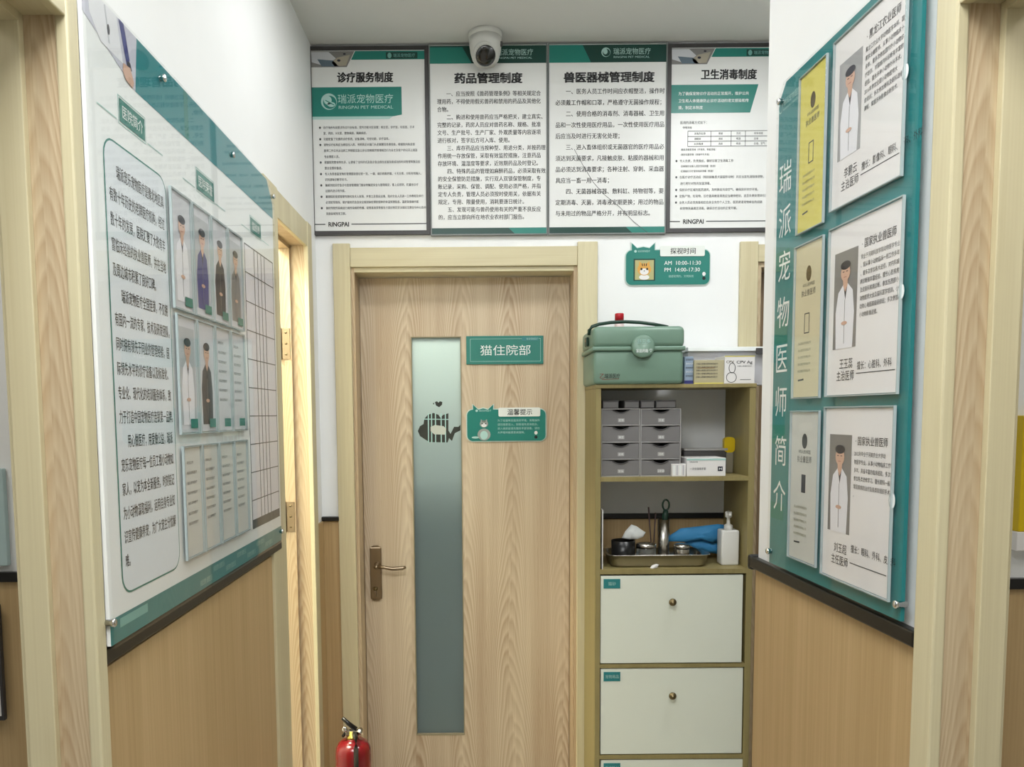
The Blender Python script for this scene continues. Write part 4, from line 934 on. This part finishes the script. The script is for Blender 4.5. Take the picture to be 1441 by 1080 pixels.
# ---- lower open shelf
yt = YC+.02
tx0, tx1 = bx(856, 790, yt), bx(1003, 790, yt); D = .15; zr = bz_(782, 900, yt)
tray = thing('steel_tray', 'stainless steel instrument tray on the lower shelf', 'tray', ((tx0+tx1)/2, yt, zs2))
bm = bmesh.new()
def ring(x0, x1, y0, y1, z, r, n=6):
    return [bm.verts.new((p[0], p[1], z)) for p in rrect(x0, x1, y0, y1, r, n)]
r0 = ring(tx0, tx1, yt, yt+D, zr, .03); r1 = ring(tx0+.008, tx1-.008, yt+.008, yt+D-.008, zr-.001, .028); r2 = ring(tx0+.016, tx1-.016, yt+.014, yt+D-.014, zs2+.008, .028); r3 = ring(tx0+.024, tx1-.024, yt+.022, yt+D-.022, zs2+.0035, .024)
o3 = ring(tx0+.022, tx1-.022, yt+.020, yt+D-.020, zs2+.0002, .024); o2 = ring(tx0+.014, tx1-.014, yt+.012, yt+D-.012, zs2+.006, .028); o1 = ring(tx0+.007, tx1-.007, yt+.007, yt+D-.007, zr-.003, .028); o0 = ring(tx0, tx1, yt, yt+D, zr-.002, .03)
seq = [r3, r2, r1, r0, o0, o1, o2, o3]; n = len(r0)
for a, b in zip(seq, seq[1:]):
    for k in range(n): bm.faces.new((a[k], a[(k+1) % n], b[(k+1) % n], b[k]))
bm.faces.new(r3); bm.faces.new(o3[::-1]); bmesh.ops.recalc_face_normals(bm, faces=bm.faces[:])
MB().addbm(bm, STEEL, True).build('pan', tray)
zi = zs2+.0036
def tx(px, y): return B.at(px, 770, y)[0]
def zz(py, y, px=930): return B.at(px, py, y)[1]
y_ = yt+.07
def cup(name, label, cat, px, rpx, pyt, y, m, lid=None, zb=zi):
    r = rpx*y/F_PX; x = tx(px, y); h = zz(pyt, y)-zb
    if lid: 
        o = thing(name, label, cat, (x, y, zb))
        MB().lathe([(r*.92, 0), (r, .003), (r, h*.72), (r*.96, h*.76)], (x, y, zb), m, 28).build('jar_body', o)
        MB().lathe([(r*1.03, h*.74), (r*1.04, h*.92), (r*.7, h*.97), (r*.2, h), (0, h)], (x, y, zb), lid, 28).build('lid', o)
    else:
        o = MB().lathe([(r*.9, 0), (r, .003), (r*1.02, h), (r*.95, h), (r*.92, .006), (0, .005)], (x, y, zb), m, 28).build(name, org=(x, y, zb), label=label, cat=cat)
    return x, r, h
bxc, brc, bh = cup('black_cup', 'black cup holding a white mask at the left of the tray', 'cup', 877, 16.5, 760, y_-.01, BLACKP)
cup('glass_jar', 'squat glass jar with a steel lid beside the black cup', 'jar', 909, 14, 763, y_-.008, GLJAR, STEEL)
cup('steel_jar', 'small round steel jar in front of the blue drape', 'jar', 959.5, 11, 765, y_-.02, STEEL, STEEL)
fx, fr, fh = cup('steel_canister', 'tall slim steel canister holding scissors in the tray', 'canister', 933.5, 8.2, 731, y_+.02, STEEL)
yf = y_+.02
# scissors in canister
hx, hz = B.at(937, 711, yf)
mb = MB(); mb.tube([(hx+.011*math.cos(a), yf, hz+.018*math.sin(a)) for a in [2*PI*k/14 for k in range(14)]], .0032, GREEND, 8, True)
mb.tube([(hx, yf, hz-.018), (hx-.002, yf, hz-.035), (fx, yf, zi+.01)], [.008, .011, .003], GREEND, 8); mb.build('scissors', org=(fx, yf, zi), label='dark green handled scissors standing in the slim canister', cat='scissors')
for (a, b, c, d), s in (((912.5, 714, 916, 762), 'left'), ((922.5, 722, 920, 765), 'right')):
    ya = y_+.03; p0 = B.at(a, b, ya); p1 = B.at(c, d, ya)
    MB().tube([(p0[0], ya, p0[1]), (p1[0], ya, p1[1]), (p1[0]+.002, ya-.004, zi+.003)], [.0028, .0022, .0015], mat('dark_red_brown_rod', (78, 60, 58), .4), 8).build('swab_stick', org=(p1[0], ya, zi), label='thin upright swab stick behind the glass jar, '+s+' of two', cat='stick', group='swab sticks in the tray')
# mask folded over the black cup
def sheetmesh(pts, y, D, m, name, label, cat, org, bulge=.01, sub=2):
    """a crumpled sheet with thickness from an outline of px points"""
    P_ = [B.at(a, b, y) for a, b in pts]; cx0 = sum(p[0] for p in P_)/len(P_); cz0 = sum(p[1] for p in P_)/len(P_)
    vs = []; n = len(P_); rings = 4
    for side in (-1, 1):
        for k in range(rings+1):
            f = k/rings
            for p in P_:
                q = (p[0]+(cx0-p[0])*f*.98, p[1]+(cz0-p[1])*f*.98)
                vs.append((q[0], y+side*(D/2*min(1, .15+f*1.5))+bulge*math.sin(q[0]*170+q[1]*90)*.35*min(1, f*2), q[1]))
    fs = []; st = (rings+1)*n
    for s_ in (0, 1):
        for k in range(rings):
            for j in range(n):
                a, b = s_*st+k*n+j, s_*st+k*n+(j+1) % n; c, d = a+n, b+n
                fs.append((a, b, d, c) if s_ else (a, c, d, b))
        fs.append([s_*st+rings*n+j for j in range(n)][::(1 if s_ else -1)])
    for j in range(n): fs.append((j, (j+1) % n, st+(j+1) % n, st+j))
    return MB().add(vs, fs, m, True).build(name, org=org, label=label, cat=cat)
sheetmesh([(875, 757.5), (880, 748), (888.5, 738.5), (896, 741), (903, 746), (908.5, 749.5), (905, 756), (897, 759), (886, 759.5)], y_-.012, .016, WHITEI, 'folded_mask', 'white folded mask lying across the black cup', 'mask', (bxc, y_, zi+bh))
# blue drape pile
import itertools
def drape(pts, y, D, label):
    sheetmesh(pts, y, D, BLUE, 'blue_drape', label, 'cloth', (tx(980, y), y, zi), .012)
drape([(938.5, 762), (944, 753), (958, 744), (985, 741), (1010, 738), (1021, 739), (1019, 748), (1014, 760), (1003, 764), (985, 759), (962, 763)], y_+.035, .03, 'upper fold of the blue surgical drape leaning over the steel jars')
drape([(962, 763), (985, 759), (1003, 764), (1014, 760), (1016, 768), (1014, 779), (1009, 780), (1004, 779), (994, 778), (974, 770)], y_+.06, .03, 'lower fold of the blue surgical drape hanging behind the tray end')
# pump bottle
yp = YC+.05; x0, x1 = bx(1015.5, 770, yp), bx(1040.5, 770, yp); zb1 = B.at(1028, 747, yp)[1]; cxp = (x0+x1)/2
pb = thing('pump_bottle', 'white square pump bottle at the right end of the lower shelf', 'bottle', (cxp, yp+.03, zs2))
MB().box(x0, x1, yp, yp+.052, zs2, zb1, WPLA, .006, 4).build('bottle_body', pb)
zt_ = B.at(1028, 719, yp+.026)[1]
mb = MB().lathe([(.0125, 0), (.014, .002), (.014, .014), (.010, .017), (.006, .019), (.005, (zt_-zb1)*.62), (.011, (zt_-zb1)*.66), (.011, zt_-zb1-.004), (0, zt_-zb1)], (cxp, yp+.026, zb1), WPLA, 22)
mb.tube([(cxp, yp+.026, zt_-.006), (cxp-.004, yp+.002, zt_-.007), (cxp-.005, yp-.008, zt_-.013)], [.0065, .005, .004], WPLA, 10); mb.build('pump_head', pb)
# white sheet leaning at left
x0 = bx(847.2, 760, YC+.01)
MB().box(x0, x0+.003, YC+.008, YC+.16, zs2, bz_(718, 848, YC+.01), PAPER).build('white_board_sheet', org=(x0, YC+.08, zs2), label='thin white sheet standing on edge at the left end of the lower shelf', cat='sheet')
# torn tissue in front of the tray
mb = MB(); a, b = B.at(921, 798.5, YC+.008)
bm = bmesh.new(); bmesh.ops.create_icosphere(bm, subdivisions=2, radius=.011)
for v in bm.verts: v.co = Vector((v.co.x*1.2, v.co.y*.5, v.co.z*.55))*(1+.35*random.random())
mb.addbm(bm, PAPER, False, Matrix.Translation((a, YC+.010, zs2+.0075)) @ Matrix.Rotation(-.4, 4, 'Y')); mb.build('crumpled_tissue', org=(a, YC+.01, zs2), label='tiny crumpled tissue before the steel tray', cat='tissue')

# ------------------------------------------------------------------ fire extinguisher
ye = 2.50; exx = B.at(497.3, 1060, ye)[0]; re_ = 25.8*ye/F_PX; ez = B.at(497, 1041, ye)[1]
fe = thing('fire_extinguisher', 'red fire extinguisher with a black handle beside the oak door', 'fire extinguisher', (exx, ye, 0))
MB().lathe([(re_*.9, 0), (re_, .006), (re_, ez-.045), (re_*.96, ez-.028), (re_*.82, ez-.012), (re_*.6, ez-.003), (.02, ez), (.02, ez+.004)], (exx, ye, 0), RED, 40).build('cylinder', fe)
mb = MB().lathe([(.017, ez), (.017, ez+.012), (.012, ez+.014), (.012, ez+.03), (.0, ez+.032)], (exx-.004, ye, 0), mat('brass_valve', (190, 170, 90), .3, 1), 20)
mb.box(exx-.025, exx+.024, ye-.010, ye+.010, ez+.014, ez+.034, STEEL, .004); mb.lathe([(.0, -.012), (.009, -.010), (.009, .01), (.0, .012)], (exx+.024, ye-.004, ez+.03), STEEL, 16, 'y'); mb.build('valve', fe)
p0 = B.at(482, 1011, ye); p1 = B.at(501, 1027, ye)
mb = MB().tube([(p0[0], ye, p0[1]), ((p0[0]+p1[0])/2-.002, ye, (p0[1]+p1[1])/2), (p1[0], ye, p1[1])], [.006, .008, .009], BLACKP, 8)
mb.tube([(exx-.004, ye-.003, ez+.03), (exx-.025, ye-.004, ez+.022), (exx-.034, ye-.004, ez+.012)], [.007, .006, .005], BLACKP, 8); mb.build('handle', fe)
gxp, gzp = B.at(484.8, 1027.5, ye-.012)
MB().lathe([(.009, 0), (.009, .006), (.007, .0075), (0, .0075)], (gxp, ye-.006, gzp), CHROME, 18, 'y').build('pressure_gauge', fe)
MB().tube([(exx+.006, ye-.012, ez+.026), (exx+.014, ye-.03, ez+.02), (exx+.018, ye-.055, ez-.01), (exx+.020, ye-.068, ez-.06), (exx+.020, ye-.07, .1)], .0078, mat('black_rubber_hose', (46, 42, 34), .5), 10).build('hose', fe)

# ------------------------------------------------------------------ glimpses past the near doorways
x1 = B.at(6.5, 930, 1.735)[0]; z0 = B.at(3, 1012, 1.735)[1]; z1 = B.at(3, 850, 1.735)[1]
o = MB().box(x1-.35, x1, 1.722, 1.734, z0, z1, FRAMEG, .002).box(x1-.345, x1-.006, 1.7205, 1.7225, z0+.012, z1-.004, SHEETW).build('framed_notice', org=(x1-.17, 1.73, z0), label='white notice in a dark frame on the wall past the near left doorway', cat='notice')
x1 = B.at(8.5, 760, 1.735)[0]; z0 = B.at(3, 797, 1.735)[1]; z1 = B.at(3, 660, 1.735)[1]
MB().box(x1-.3, x1, 1.735, 1.7495, z0, z1, mat('pale_blue_acrylic', (176, 198, 198), .2), .002).build('blue_notice', org=(x1-.15, 1.74, z0), label='pale blue panel above the rail past the near left doorway', cat='notice')
x0 = B.at(1433, 650, 1.585)[0]; z1 = B.at(1437, 585, 1.585)[1]; z0 = B.at(1432, 748, 1.585)[1]; zb = B.at(1430, 775, 1.585)[1]
MB().box(x0, x0+.3, 1.575, 1.5995, z0, z1, YEL, .002).box(x0-.003, x0+.3, 1.574, 1.5995, zb, z0, PAPER, .002).build('yellow_folder_rack', org=(x0+.15, 1.59, zb), label='yellow panel with a white foot on the wall past the near right doorway', cat='panel')

for o in bpy.data.objects:
    if '_org' in o: del o['_org']
bpy.context.view_layer.update()
